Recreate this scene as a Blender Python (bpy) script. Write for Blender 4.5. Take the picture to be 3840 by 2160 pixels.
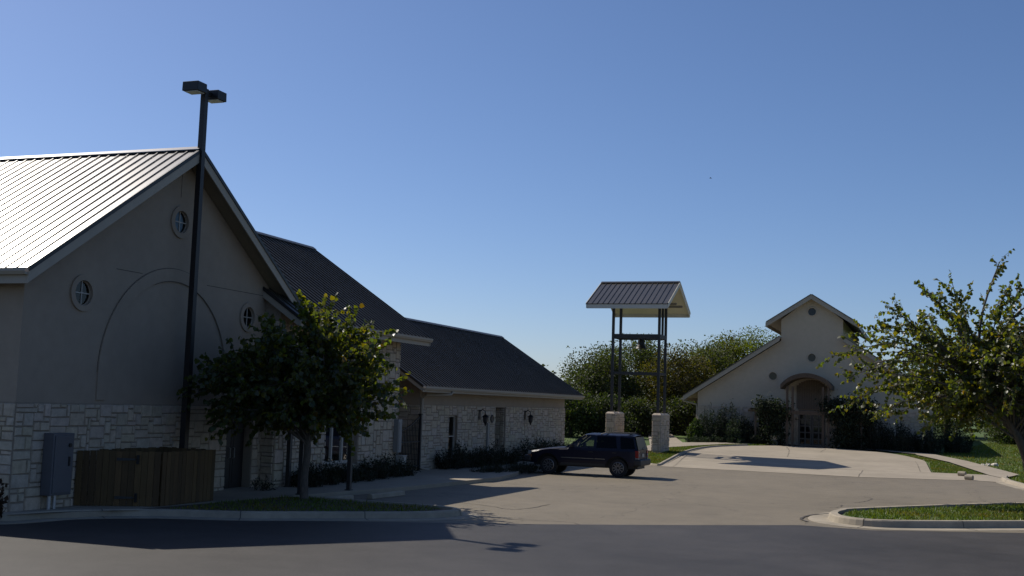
import bpy, bmesh, math, random
import numpy as np
from mathutils import Vector, Matrix

for o in list(bpy.data.objects):
    bpy.data.objects.remove(o)
scene = bpy.context.scene
COL = scene.collection
RAD = math.radians
rnd = random.Random(7)

# ---------------------------------------------------------------- camera
AZ, PITCH, ROLL, EYE = RAD(19.917), RAD(5.786), RAD(1.8163), 2.7


def cw(x, y):
    """camera-aligned ground axes (x right, y ahead) -> scene axes (Y along the building fronts)"""
    return (x * math.cos(AZ) - y * math.sin(AZ), x * math.sin(AZ) + y * math.cos(AZ))


def ahead(X, Y):
    return -X * math.sin(AZ) + Y * math.cos(AZ)


cam_data = bpy.data.cameras.new('camera')
cam = bpy.data.objects.new('camera', cam_data)
COL.objects.link(cam)
fx, fy = cw(0, 1)
rx, ry = cw(1, 0)
fwd = Vector((fx * math.cos(PITCH), fy * math.cos(PITCH), math.sin(PITCH)))
upv = Vector((-fx * math.sin(PITCH), -fy * math.sin(PITCH), math.cos(PITCH)))
rgt = Vector((rx, ry, 0))
r2 = math.cos(ROLL) * rgt + math.sin(ROLL) * upv
u2 = -math.sin(ROLL) * rgt + math.cos(ROLL) * upv
m3 = Matrix((r2, u2, -fwd)).transposed()
cam.matrix_world = Matrix.Translation((0, 0, EYE)) @ m3.to_4x4()
cam_data.sensor_width = 36
cam_data.lens = 40.33
cam_data.clip_end = 5000
scene.camera = cam

# ---------------------------------------------------------------- light
SUN = Vector((-0.97, 0.355, 1.0)).normalized()          # towards the sun
EXPOSURE = 0.0
world = bpy.data.worlds.new('World')
scene.world = world
world.use_nodes = True
wn = world.node_tree
bg = wn.nodes['Background']
sky = wn.nodes.new('ShaderNodeTexSky')
sky.sky_type = 'NISHITA'
sky.sun_disc = False
sky.sun_elevation = math.asin(SUN.z)
sky.sun_rotation = math.atan2(SUN.x, SUN.y)
sky.air_density = 0.8
sky.dust_density = 0.6
sky.ozone_density = 6.0
hs = wn.nodes.new('ShaderNodeHueSaturation')
hs.inputs['Saturation'].default_value = 1.05
wn.links.new(sky.outputs[0], hs.inputs['Color'])
sc = wn.nodes.new('ShaderNodeVectorMath')
sc.operation = 'MULTIPLY'
sc.inputs[1].default_value = (1.07, 1.0, 1.02)
wn.links.new(hs.outputs[0], sc.inputs[0])
wn.links.new(sc.outputs[0], bg.inputs[0])
bg.inputs[1].default_value = 0.098
sl = bpy.data.lights.new('sun', 'SUN')
sl.energy = 5.0
sl.angle = RAD(0.53)
sl.color = (1.0, 0.93, 0.82)
so = bpy.data.objects.new('sun', sl)
COL.objects.link(so)
so.rotation_euler = SUN.to_track_quat('Z', 'Y').to_euler()
so.location = (-30, 10, 40)
scene.view_settings.view_transform = 'Standard'
scene.view_settings.look = 'None'
scene.view_settings.exposure = EXPOSURE
scene.view_settings.gamma = 1
scene.view_settings.use_curve_mapping = False


# ---------------------------------------------------------------- terrain height
def zg(X, Y):
    return 0.03 * max(0.0, min(ahead(X, Y), 100.0) - 56.0)


# ---------------------------------------------------------------- helpers
def tag(o, label=None, cat=None, group=None, kind=None):
    if label: o['label'] = label
    if cat: o['category'] = cat
    if group: o['group'] = group
    if kind: o['kind'] = kind
    return o


def empty(name, loc, label, cat, group=None):
    o = bpy.data.objects.new(name, None)
    COL.objects.link(o)
    o.location = loc
    o.empty_display_size = 0.3
    return tag(o, label, cat, group)


def origin_of(o):
    v = Vector((0, 0, 0))
    while o is not None:
        v += Vector(o.location)
        o = o.parent
    return v


class MB:
    """collects geometry in scene coordinates and links it as one mesh object"""

    def __init__(self):
        self.v, self.f, self.m, self.c = [], [], [], []

    def add(self, verts, faces, mat=0, col=None):
        n = len(self.v)
        self.v.extend([tuple(p) for p in verts])
        self.c.extend([col if col else (1, 1, 1)] * len(verts))
        for f in faces:
            self.f.append(tuple(i + n for i in f))
            self.m.append(mat)

    def hexa(self, p, mat=0):
        """8 corners: bottom 4 ccw, top 4 ccw"""
        self.add(p, [(3, 2, 1, 0), (4, 5, 6, 7), (0, 1, 5, 4), (1, 2, 6, 5), (2, 3, 7, 6), (3, 0, 4, 7)], mat)

    def box(self, x0, y0, z0, x1, y1, z1, mat=0):
        x0, x1 = min(x0, x1), max(x0, x1)
        y0, y1 = min(y0, y1), max(y0, y1)
        z0, z1 = min(z0, z1), max(z0, z1)
        self.hexa([(x0, y0, z0), (x1, y0, z0), (x1, y1, z0), (x0, y1, z0),
                   (x0, y0, z1), (x1, y0, z1), (x1, y1, z1), (x0, y1, z1)], mat)

    def bar(self, a, b, w, h, up=(0, 0, 1), mat=0):
        a, b, up = Vector(a), Vector(b), Vector(up)
        d = (b - a).normalized()
        s = d.cross(up)
        if s.length < 1e-4: s = d.cross(Vector((1, 0, 0)))
        s.normalize()
        t = s.cross(d)
        s, t = s * w / 2, t * h / 2
        self.hexa([a - s - t, a + s - t, b + s - t, b - s - t, a - s + t, a + s + t, b + s + t, b - s + t], mat)

    def tube(self, pts, rads, n=8, mat=0, cap=True):
        pts = [Vector(p) for p in pts]
        if not hasattr(rads, '__len__'): rads = [rads] * len(pts)
        vs, fs = [], []
        ref = Vector((0.31, 0.17, 0.93))
        for i, p in enumerate(pts):
            d = (pts[min(i + 1, len(pts) - 1)] - pts[max(i - 1, 0)])
            if d.length < 1e-6: d = Vector((0, 0, 1))
            d.normalize()
            s = d.cross(ref)
            if s.length < 0.05: s = d.cross(Vector((1, 0, 0)))
            s.normalize()
            t = s.cross(d)
            for k in range(n):
                a = 2 * math.pi * k / n
                vs.append(p + (s * math.cos(a) + t * math.sin(a)) * rads[i])
        for i in range(len(pts) - 1):
            for k in range(n):
                a, b = i * n + k, i * n + (k + 1) % n
                fs.append((a, b, b + n, a + n))
        if cap:
            fs.append(tuple(range(n - 1, -1, -1)))
            fs.append(tuple(range((len(pts) - 1) * n, len(pts) * n)))
        self.add(vs, fs, mat)

    def lathe(self, c, axis, prof, n=24, mat=0):
        """prof: list of (radius, offset along axis)"""
        c, ax = Vector(c), Vector(axis).normalized()
        s = ax.cross(Vector((0, 0, 1)))
        if s.length < 0.05: s = ax.cross(Vector((1, 0, 0)))
        s.normalize()
        t = ax.cross(s)
        vs, fs = [], []
        for r, o in prof:
            for k in range(n):
                a = 2 * math.pi * k / n
                vs.append(c + ax * o + (s * math.cos(a) + t * math.sin(a)) * r)
        for i in range(len(prof) - 1):
            for k in range(n):
                a, b = i * n + k, i * n + (k + 1) % n
                fs.append((a, b, b + n, a + n))
        fs.append(tuple(range(n - 1, -1, -1)))
        fs.append(tuple(range((len(prof) - 1) * n, len(prof) * n)))
        self.add(vs, fs, mat)

    def prism(self, pts, d, mat=0):
        """planar polygon extruded by vector d"""
        n = len(pts)
        d = Vector(d)
        vs = [Vector(p) for p in pts] + [Vector(p) + d for p in pts]
        fs = [tuple(range(n - 1, -1, -1)), tuple(range(n, 2 * n))]
        for i in range(n):
            j = (i + 1) % n
            fs.append((i, j, j + n, i + n))
        self.add(vs, fs, mat)

    def build(self, name, mats, parent=None, smooth=False, bevel=0, recalc=True):
        me = bpy.data.meshes.new(name)
        off = origin_of(parent)
        me.from_pydata([(x - off.x, y - off.y, z - off.z) for x, y, z in self.v], [], self.f)
        if not isinstance(mats, (list, tuple)): mats = [mats]
        for m in mats: me.materials.append(m)
        if any(self.m): me.polygons.foreach_set('material_index', self.m)
        ca = me.attributes.new('tint', 'FLOAT_COLOR', 'POINT')
        buf = np.ones((len(self.v), 4), dtype=np.float32)
        buf[:, :3] = np.array(self.c, dtype=np.float32)
        ca.data.foreach_set('color', buf.ravel())
        if recalc:
            bm = bmesh.new()
            bm.from_mesh(me)
            bmesh.ops.recalc_face_normals(bm, faces=bm.faces)
            bm.to_mesh(me)
            bm.free()
        if smooth:
            me.polygons.foreach_set('use_smooth', [True] * len(me.polygons))
        me.update()
        o = bpy.data.objects.new(name, me)
        COL.objects.link(o)
        if parent is not None: o.parent = parent
        if bevel:
            b = o.modifiers.new('bevel', 'BEVEL')
            b.width = bevel
            b.segments = 2
            b.limit_method = 'ANGLE'
        return o


def cut(o, mb):
    """cuts real openings out of a wall"""
    c = mb.build('cutter', [])
    c.location = -origin_of(o)
    # both meshes in o's local space
    t = bpy.data.objects.new('tmp', o.data)
    COL.objects.link(t)
    m = t.modifiers.new('b', 'BOOLEAN')
    m.operation = 'DIFFERENCE'
    m.solver = 'EXACT'
    m.object = c
    bpy.context.view_layer.update()
    dg = bpy.context.evaluated_depsgraph_get()
    me = bpy.data.meshes.new_from_object(t.evaluated_get(dg))
    me.name = o.data.name
    o.data = me
    bpy.data.objects.remove(t)
    bpy.data.objects.remove(c)


# ---------------------------------------------------------------- materials
def mat(name, base, rough=0.8, var=0.15, scale=6.0, bump=0.0, bscale=60.0, metallic=0.0, tint=False,
        detail=6, spec=0.5, var2=0.0, scale2=0.6, stretch=None, coat=0.0):
    m = bpy.data.materials.new(name)
    m.use_nodes = True
    nt = m.node_tree
    p = nt.nodes['Principled BSDF']
    p.inputs['Roughness'].default_value = rough
    p.inputs['Metallic'].default_value = metallic
    p.inputs['Specular IOR Level'].default_value = spec
    p.inputs['Coat Weight'].default_value = coat
    tc = nt.nodes.new('ShaderNodeTexCoord')
    src = tc.outputs['Object']
    if stretch:
        mp = nt.nodes.new('ShaderNodeMapping')
        mp.inputs['Scale'].default_value = stretch
        nt.links.new(src, mp.inputs[0])
        src = mp.outputs[0]
    nz = nt.nodes.new('ShaderNodeTexNoise')
    nz.inputs['Scale'].default_value = scale
    nz.inputs['Detail'].default_value = detail
    nz.inputs['Roughness'].default_value = 0.65
    nt.links.new(src, nz.inputs['Vector'])
    rp = nt.nodes.new('ShaderNodeValToRGB')
    rp.color_ramp.elements[0].position = 0.3
    rp.color_ramp.elements[1].position = 0.7
    rp.color_ramp.elements[0].color = tuple(c * (1 - var) for c in base) + (1,)
    rp.color_ramp.elements[1].color = tuple(min(1, c * (1 + var)) for c in base) + (1,)
    nt.links.new(nz.outputs['Fac'], rp.inputs[0])
    out = rp.outputs[0]
    if var2:
        n2 = nt.nodes.new('ShaderNodeTexNoise')
        n2.inputs['Scale'].default_value = scale2
        n2.inputs['Detail'].default_value = 4
        nt.links.new(src, n2.inputs['Vector'])
        r2_ = nt.nodes.new('ShaderNodeMapRange')
        r2_.inputs['From Min'].default_value = 0.3
        r2_.inputs['From Max'].default_value = 0.7
        r2_.inputs['To Min'].default_value = 1 - var2
        r2_.inputs['To Max'].default_value = 1 + var2
        nt.links.new(n2.outputs['Fac'], r2_.inputs['Value'])
        mx = nt.nodes.new('ShaderNodeVectorMath')
        mx.operation = 'SCALE'
        nt.links.new(out, mx.inputs[0])
        nt.links.new(r2_.outputs[0], mx.inputs['Scale'])
        out = mx.outputs[0]
    if tint:
        at = nt.nodes.new('ShaderNodeAttribute')
        at.attribute_name = 'tint'
        mx = nt.nodes.new('ShaderNodeVectorMath')
        mx.operation = 'MULTIPLY'
        nt.links.new(out, mx.inputs[0])
        nt.links.new(at.outputs['Color'], mx.inputs[1])
        out = mx.outputs[0]
    nt.links.new(out, p.inputs['Base Color'])
    if bump:
        bz = nt.nodes.new('ShaderNodeTexNoise')
        bz.inputs['Scale'].default_value = bscale
        bz.inputs['Detail'].default_value = 5
        nt.links.new(src, bz.inputs['Vector'])
        bp = nt.nodes.new('ShaderNodeBump')
        bp.inputs['Strength'].default_value = bump
        bp.inputs['Distance'].default_value = 0.02
        nt.links.new(bz.outputs['Fac'], bp.inputs['Height'])
        nt.links.new(bp.outputs[0], p.inputs['Normal'])
    return m


def leaf_mat(name, base, trans, rough=0.35, mixf=0.35):
    m = bpy.data.materials.new(name)
    m.use_nodes = True
    nt = m.node_tree
    p = nt.nodes['Principled BSDF']
    out = nt.nodes['Material Output']
    p.inputs['Roughness'].default_value = rough
    p.inputs['Specular IOR Level'].default_value = 0.5
    at = nt.nodes.new('ShaderNodeAttribute')
    at.attribute_name = 'tint'

    def tinted(c):
        mx = nt.nodes.new('ShaderNodeVectorMath')
        mx.operation = 'MULTIPLY'
        mx.inputs[1].default_value = c
        nt.links.new(at.outputs['Color'], mx.inputs[0])
        return mx.outputs[0]
    nt.links.new(tinted(base), p.inputs['Base Color'])
    tr = nt.nodes.new('ShaderNodeBsdfTranslucent')
    nt.links.new(tinted(trans), tr.inputs[0])
    ms = nt.nodes.new('ShaderNodeMixShader')
    ms.inputs[0].default_value = mixf
    nt.links.new(p.outputs[0], ms.inputs[1])
    nt.links.new(tr.outputs[0], ms.inputs[2])
    nt.links.new(ms.outputs[0], out.inputs[0])
    return m


def glass_mat(name, tint=(0.25, 0.28, 0.27), ior=1.5):
    m = bpy.data.materials.new(name)
    m.use_nodes = True
    nt = m.node_tree
    out = nt.nodes['Material Output']
    nt.nodes.remove(nt.nodes['Principled BSDF'])
    t = nt.nodes.new('ShaderNodeBsdfTransparent')
    t.inputs[0].default_value = tint + (1,)
    g = nt.nodes.new('ShaderNodeBsdfGlossy')
    g.inputs['Roughness'].default_value = 0.02
    fr = nt.nodes.new('ShaderNodeFresnel')
    fr.inputs['IOR'].default_value = ior
    ms = nt.nodes.new('ShaderNodeMixShader')
    nt.links.new(fr.outputs[0], ms.inputs[0])
    nt.links.new(t.outputs[0], ms.inputs[1])
    nt.links.new(g.outputs[0], ms.inputs[2])
    nt.links.new(ms.outputs[0], out.inputs[0])
    return m


M = {}
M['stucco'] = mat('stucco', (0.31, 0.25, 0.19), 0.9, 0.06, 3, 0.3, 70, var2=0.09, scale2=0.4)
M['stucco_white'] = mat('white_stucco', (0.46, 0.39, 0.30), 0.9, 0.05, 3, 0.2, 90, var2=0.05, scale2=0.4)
M['joint'] = mat('stucco_joint', (0.12, 0.10, 0.08), 0.95, 0.1)
M['stone'] = mat('limestone', (0.45, 0.375, 0.295), 0.92, 0.18, 7, 0.8, 20, tint=True)
M['mortar'] = mat('mortar', (0.25, 0.205, 0.157), 0.95, 0.15, 12)
M['fascia'] = mat('fascia_paint', (0.34, 0.30, 0.24), 0.6, 0.05, 2, var2=0.05)
M['soffit'] = mat('soffit_board', (0.24, 0.20, 0.14), 0.8, 0.06, 2)
M['roof'] = mat('bronze_roof_metal', (0.078, 0.068, 0.050), 0.255, 0.10, 1.2, 0.06, 3, metallic=0.15, spec=0.75, var2=0.10, scale2=0.5)
M['glare_roof'] = mat('glare_roof_metal', (0.20, 0.195, 0.19), 0.30, 0.08, 1.2, 0.06, 3, metallic=0.6, var2=0.08, scale2=0.5)  # brighter copy of the roof metal; sun glare is put into its colour
M['dark_roof'] = mat('dark_roof_metal', (0.048, 0.043, 0.035), 0.40, 0.12, 1.2, 0.06, 3, metallic=0.1, spec=0.4, var2=0.14, scale2=0.6)  # darker copy of the same metal for slopes the sun barely grazes
M['trim_metal'] = mat('dark_trim_metal', (0.03, 0.03, 0.03), 0.4, 0.1, metallic=0.3)
M['white_frame'] = mat('white_frame', (0.40, 0.37, 0.32), 0.5, 0.04)
M['door_paint'] = mat('grey_door_paint', (0.13, 0.12, 0.105), 0.5, 0.06)
M['glass'] = glass_mat('window_glass', (0.45, 0.47, 0.47))
M['pale_board'] = mat('pale_soffit_board', (0.58, 0.545, 0.46), 0.7, 0.05, 2)
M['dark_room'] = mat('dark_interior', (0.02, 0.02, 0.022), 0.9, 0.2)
M['blind'] = mat('window_blind', (0.62, 0.50, 0.30), 0.85, 0.08)
M['sky_backing'] = mat('sky_blue_backing', (0.34, 0.55, 0.70), 0.8, 0.05)  # sky showing in the top round window, painted onto its backing
M['bronze'] = mat('dark_bronze_paint', (0.022, 0.02, 0.02), 0.45, 0.12, 8, metallic=0.2)
M['steel'] = mat('brown_steel', (0.03, 0.03, 0.03), 0.5, 0.15, 8)
M['cedar'] = mat('cedar_boards', (0.10, 0.06, 0.022), 0.85, 0.22, 3, 0.3, 40, tint=True, stretch=(9, 9, 0.7))
M['old_wood'] = mat('weathered_wood', (0.085, 0.062, 0.045), 0.9, 0.25, 3, 0.3, 30, stretch=(6, 6, 1))
M['porch_wood'] = mat('brown_porch_boards', (0.15, 0.115, 0.085), 0.9, 0.2, 4, 0.2, 30, stretch=(5, 5, 1))
M['cabinet'] = mat('grey_cabinet', (0.10, 0.10, 0.11), 0.5, 0.05)
M['conduit'] = mat('grey_conduit', (0.42, 0.42, 0.42), 0.4, 0.05, metallic=0.5)
M['galv'] = mat('light_grey_metal', (0.24, 0.235, 0.22), 0.5, 0.06)
M['iron'] = mat('black_iron', (0.015, 0.015, 0.015), 0.5, 0.2)
M['concrete'] = mat('concrete', (0.285, 0.242, 0.182), 0.85, 0.10, 1.6, 0.15, 80, var2=0.10, scale2=0.35)
M['kerb'] = mat('kerb_concrete', (0.29, 0.25, 0.19), 0.9, 0.16, 3, 0.2, 60, var2=0.12, scale2=0.8)
M['bark'] = mat('grey_bark', (0.09, 0.075, 0.06), 0.9, 0.35, 9, 0.6, 30, stretch=(2, 2, 0.6))
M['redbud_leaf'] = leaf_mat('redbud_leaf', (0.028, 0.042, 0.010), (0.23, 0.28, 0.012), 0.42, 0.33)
M['oak_leaf'] = leaf_mat('oak_leaf', (0.036, 0.043, 0.012), (0.095, 0.12, 0.013), 0.7, 0.33)
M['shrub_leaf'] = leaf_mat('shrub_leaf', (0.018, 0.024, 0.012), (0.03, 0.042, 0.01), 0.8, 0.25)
M['grass_blade'] = leaf_mat('grass_blade', (0.078, 0.125, 0.012), (0.12, 0.175, 0.01), 0.5, 0.4)
M['lawn'] = mat('lawn_turf', (0.055, 0.092, 0.012), 0.95, 0.35, 5, 0.6, 30, var2=0.25, scale2=0.5)
M['mulch'] = mat('mulch', (0.07, 0.05, 0.035), 0.95, 0.3, 10, 0.6, 30)
M['rock'] = mat('pale_rock', (0.55, 0.5, 0.42), 0.9, 0.12, 8, 0.4, 20)
M['tyre'] = mat('tyre_rubber', (0.012, 0.012, 0.013), 0.8, 0.2)
M['paint'] = mat('navy_paint', (0.004, 0.005, 0.018), 0.4, 0.05, coat=0.1, spec=0.28)
M['cladding'] = mat('dark_cladding', (0.018, 0.018, 0.02), 0.55, 0.1)
M['alloy'] = mat('alloy', (0.2, 0.2, 0.21), 0.35, 0.05, metallic=0.8)
M['chrome_strip'] = mat('bright_strip', (0.5, 0.5, 0.5), 0.25, 0.03, metallic=0.9)
M['car_glass'] = glass_mat('car_glass', (0.5, 0.53, 0.5))
M['tinted_glass'] = glass_mat('tinted_glass', (0.03, 0.03, 0.032), 1.28)
M['seat'] = mat('car_seat', (0.06, 0.06, 0.065), 0.8, 0.1)
M['red_lens'] = mat('red_lens', (0.22, 0.015, 0.012), 0.15, 0.05)
M['clear_lens'] = mat('clear_lens', (0.2, 0.2, 0.2), 0.12, 0.05)
M['amber_lens'] = mat('amber_lens', (0.35, 0.12, 0.03), 0.2, 0.05)
M['bell'] = mat('dark_bell', (0.03, 0.028, 0.025), 0.4, 0.1, metallic=0.6)
M['lens'] = mat('lamp_lens', (0.55, 0.55, 0.52), 0.3, 0.03)
M['bird'] = mat('bird_feather', (0.02, 0.02, 0.022), 0.8, 0.1)
M['urn'] = mat('stone_urn', (0.5, 0.44, 0.36), 0.9, 0.15, 8)


def asphalt(name, base, var, var2, rough, speck, crack):
    m = mat(name, base, rough, var, 1.4, 0.35, 160, var2=var2, scale2=0.22, detail=8, spec=0.32)
    nt = m.node_tree
    p = nt.nodes['Principled BSDF']
    src = p.inputs['Base Color'].links[0].from_socket
    tc = nt.nodes.new('ShaderNodeTexCoord')
    n = nt.nodes.new('ShaderNodeTexNoise')
    n.inputs['Scale'].default_value = 45
    n.inputs['Detail'].default_value = 3
    nt.links.new(tc.outputs['Object'], n.inputs['Vector'])
    mr = nt.nodes.new('ShaderNodeMapRange')
    mr.inputs['From Min'].default_value = 0.3
    mr.inputs['From Max'].default_value = 0.7
    mr.inputs['To Min'].default_value = 1 - speck
    mr.inputs['To Max'].default_value = 1 + speck
    nt.links.new(n.outputs['Fac'], mr.inputs['Value'])
    s = nt.nodes.new('ShaderNodeVectorMath')
    s.operation = 'SCALE'
    nt.links.new(src, s.inputs[0])
    nt.links.new(mr.outputs[0], s.inputs['Scale'])
    out = s.outputs[0]
    sz = nt.nodes.new('ShaderNodeTexNoise')
    sz.inputs['Scale'].default_value = 0.55
    sz.inputs['Detail'].default_value = 7
    sz.inputs['Roughness'].default_value = 0.7
    sz.inputs['Distortion'].default_value = 0.6
    nt.links.new(tc.outputs['Object'], sz.inputs['Vector'])
    sr = nt.nodes.new('ShaderNodeMapRange')
    sr.inputs['From Min'].default_value = 0.56
    sr.inputs['From Max'].default_value = 0.70
    sr.inputs['To Min'].default_value = 1.0
    sr.inputs['To Max'].default_value = 0.78
    nt.links.new(sz.outputs['Fac'], sr.inputs['Value'])
    s3 = nt.nodes.new('ShaderNodeVectorMath')
    s3.operation = 'SCALE'
    nt.links.new(out, s3.inputs[0])
    nt.links.new(sr.outputs[0], s3.inputs['Scale'])
    out = s3.outputs[0]
    if crack:
        wz = nt.nodes.new('ShaderNodeTexNoise')
        wz.inputs['Scale'].default_value = 0.9
        wz.inputs['Detail'].default_value = 4
        nt.links.new(tc.outputs['Object'], wz.inputs['Vector'])
        av = nt.nodes.new('ShaderNodeVectorMath')
        av.operation = 'MULTIPLY_ADD'
        av.inputs[1].default_value = (1.6, 1.6, 0)
        nt.links.new(wz.outputs['Color'], av.inputs[0])
        nt.links.new(tc.outputs['Object'], av.inputs[2])
        vo = nt.nodes.new('ShaderNodeTexVoronoi')
        vo.feature = 'DISTANCE_TO_EDGE'
        vo.inputs['Scale'].default_value = 0.16
        nt.links.new(av.outputs[0], vo.inputs['Vector'])
        gt = nt.nodes.new('ShaderNodeMapRange')
        gt.inputs['From Min'].default_value = 0.0
        gt.inputs['From Max'].default_value = 0.0035
        gt.inputs['To Min'].default_value = 0.55
        gt.inputs['To Max'].default_value = 1.0
        nt.links.new(vo.outputs['Distance'], gt.inputs['Value'])
        s2 = nt.nodes.new('ShaderNodeVectorMath')
        s2.operation = 'SCALE'
        nt.links.new(out, s2.inputs[0])
        nt.links.new(gt.outputs[0], s2.inputs['Scale'])
        out = s2.outputs[0]
    nt.links.new(out, p.inputs['Base Color'])
    return m


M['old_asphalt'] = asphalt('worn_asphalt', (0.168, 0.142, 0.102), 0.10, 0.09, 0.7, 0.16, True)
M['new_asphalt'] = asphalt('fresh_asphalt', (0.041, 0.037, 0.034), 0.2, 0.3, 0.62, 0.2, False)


# ---------------------------------------------------------------- ground sheets
def sheet(name, pts, dz, m, kind='structure', label=None, cat=None, thick=0.0, group=None, sub=None):
    """polygon laid on the terrain, creased where the slope begins and ends"""
    bm = bmesh.new()
    vs = [bm.verts.new((x, y, 0)) for x, y in pts]
    bm.faces.new(vs)
    nrm = Vector((-math.sin(AZ), math.cos(AZ), 0))
    for d in (56.0, 100.0):
        bmesh.ops.bisect_plane(bm, geom=bm.verts[:] + bm.edges[:] + bm.faces[:], plane_co=nrm * d, plane_no=nrm)
    bmesh.ops.triangulate(bm, faces=bm.faces[:])
    if thick:
        top = bm.faces[:]
        r = bmesh.ops.extrude_face_region(bm, geom=top)
        low = [g for g in r['geom'] if isinstance(g, bmesh.types.BMVert)]
        for v in bm.verts: v.co.z = zg(v.co.x, v.co.y) + dz
        for v in low: v.co.z -= thick
    else:
        for v in bm.verts: v.co.z = zg(v.co.x, v.co.y) + dz
    bmesh.ops.recalc_face_normals(bm, faces=bm.faces[:])
    up = sum(f.normal.z * f.calc_area() for f in bm.faces)
    if not thick and up < 0: bmesh.ops.reverse_faces(bm, faces=bm.faces[:])
    me = bpy.data.meshes.new(name)
    bm.to_mesh(me)
    bm.free()
    me.materials.append(m)
    o = bpy.data.objects.new(name, me)
    COL.objects.link(o)
    tag(o, label, cat, group, kind)
    return o


def sm(pts, n=4, closed=False):
    """smooth a polyline (catmull-rom)"""
    out = []
    N = len(pts)
    for i in range(N if closed else N - 1):
        g = (lambda k: pts[k % N]) if closed else (lambda k: pts[max(0, min(N - 1, k))])
        p0, p1, p2, p3 = g(i - 1), g(i), g(i + 1), g(i + 2)
        for k in range(n):
            t = k / n
            out.append(tuple(0.5 * (2 * p1[j] + (p2[j] - p0[j]) * t + (2 * p0[j] - 5 * p1[j] + 4 * p2[j] - p3[j]) * t * t
                                    + (3 * p1[j] - p0[j] - 3 * p2[j] + p3[j]) * t ** 3) for j in range(2)))
    if not closed: out.append(tuple(pts[-1]))
    return out


def kerb(name, toe, pan, side, m, h=0.15, w=0.16, dz=0.008):
    """kerb and gutter swept along its toe line; side=+1 puts the kerb to the left of travel"""
    mb = MB()
    n = len(toe)
    vs = []
    k = 7
    for i, (x, y) in enumerate(toe):
        a, b = toe[max(0, i - 1)], toe[min(n - 1, i + 1)]
        d = Vector((b[0] - a[0], b[1] - a[1]))
        d.normalize()
        nl = Vector((-d.y, d.x)) * side
        z = zg(x, y)
        for off, zz in ((-pan, -0.05), (-pan, dz), (0, dz + 0.004), (0.035, h - 0.03), (0.065, h), (0.065 + w, h), (0.065 + w, -0.05)):
            q = Vector((x, y)) + nl * off
            vs.append((q.x, q.y, z + zz))
    fs = []
    for i in range(n - 1):
        for j in range(k - 1):
            a = i * k + j
            fs.append((a, a + 1, a + k + 1, a + k))
    fs.append(tuple(range(k)))
    fs.append(tuple(range((n - 1) * k, n * k)))
    mb.add(vs, fs)
    o = mb.build(name, m)
    acc = 1.2
    for i in range(1, n - 1):
        acc += math.hypot(toe[i][0] - toe[i - 1][0], toe[i][1] - toe[i - 1][1])
        if acc > 2.6 and h > .1:
            acc = 0
            d = Vector((toe[i + 1][0] - toe[i - 1][0], toe[i + 1][1] - toe[i - 1][1], 0)).normalized() * .009
            jm = MB()
            pr = [Vector(vs[i * k + q]) for q in range(1, 6)]
            nn = (Vector(vs[i * k + 1]) - Vector(vs[i * k + 5]))
            nn.z = 0
            lift = nn.normalized() * .004 + Vector((0, 0, .004))
            jm.add([p + lift - d for p in pr] + [p + lift + d for p in pr], [(q, q + 1, q + 6, q + 5) for q in range(4)])
            jm.build('kerb_joint', M['crack'], o)
    return o


M['crack'] = mat('crack_filler', (0.05, 0.043, 0.036), 0.9, 0.2)
M['joint_fill'] = mat('joint_filler', (0.13, 0.11, 0.085), 0.9, 0.2)
# terrain: one sheet to the horizon
bm_pts = [cw(-900, -60), cw(900, -60), cw(900, 1500), cw(-900, 1500)]
sheet('terrain', bm_pts, -0.06, M['lawn'])
sheet('parking_lot', [(-18.6, -30), (30, -30), (30, 49), (3.5, 49.5), (2.87, 54.4), (2.05, 54.9), (-2.8, 53.1), (-7.8, 53.5), (-12, 54.2),
                      (-14.2, 56.5), (-14.6, 60), (-26, 64), (-26, 60.5), (-18.6, 59)], 0.0, M['old_asphalt'])
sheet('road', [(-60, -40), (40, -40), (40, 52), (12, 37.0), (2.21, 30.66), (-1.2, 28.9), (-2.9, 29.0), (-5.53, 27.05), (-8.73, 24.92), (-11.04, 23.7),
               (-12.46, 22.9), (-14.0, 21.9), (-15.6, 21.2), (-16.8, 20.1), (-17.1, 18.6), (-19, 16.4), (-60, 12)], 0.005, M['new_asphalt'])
sheet('driveway', sm([(-12.0, 54.0), (-12.0, 56.2)], 1) + sm([(-12.7, 65.7), (-12.29, 71.0), (-10.56, 74.8), (-8.4, 76.7), (-4.6, 76.3), (-1.92, 74.2), (-0.37, 70.3), (-0.02, 68.1)], 4)
      + [(0.23, 60.4), (2.8, 60.9), (3.3, 58.4), (2.95, 54.5), (2.05, 54.86), (-2.83, 53.09), (-7.8, 53.5)], 0.010, M['concrete'])
sheet('footpath', [(-0.65, 75.2), (-0.5, 74.2), (1.19, 69.17), (2.85, 60.92), (3.3, 58.5), (4.3, 62.3), (2.19, 70.86), (0.4, 75.9), (-2.0, 77.5), (-2.2, 76.2)], 0.020, M['concrete'])
sheet('pathway', [(-16.2, 59.0), (-15.1, 59.0), (-14.55, 69.2), (-12.2, 75.5), (-9.75, 77.7), (-4.4, 77.4), (-2.0, 76.6), (-2.0, 78.6), (-9.6, 79.1), (-12.5, 77.0), (-14.9, 74.6), (-17.6, 84),
                   (-19.5, 96), (-20.8, 96), (-18.9, 82), (-16.0, 70)], 0.015, M['concrete'])

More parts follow.
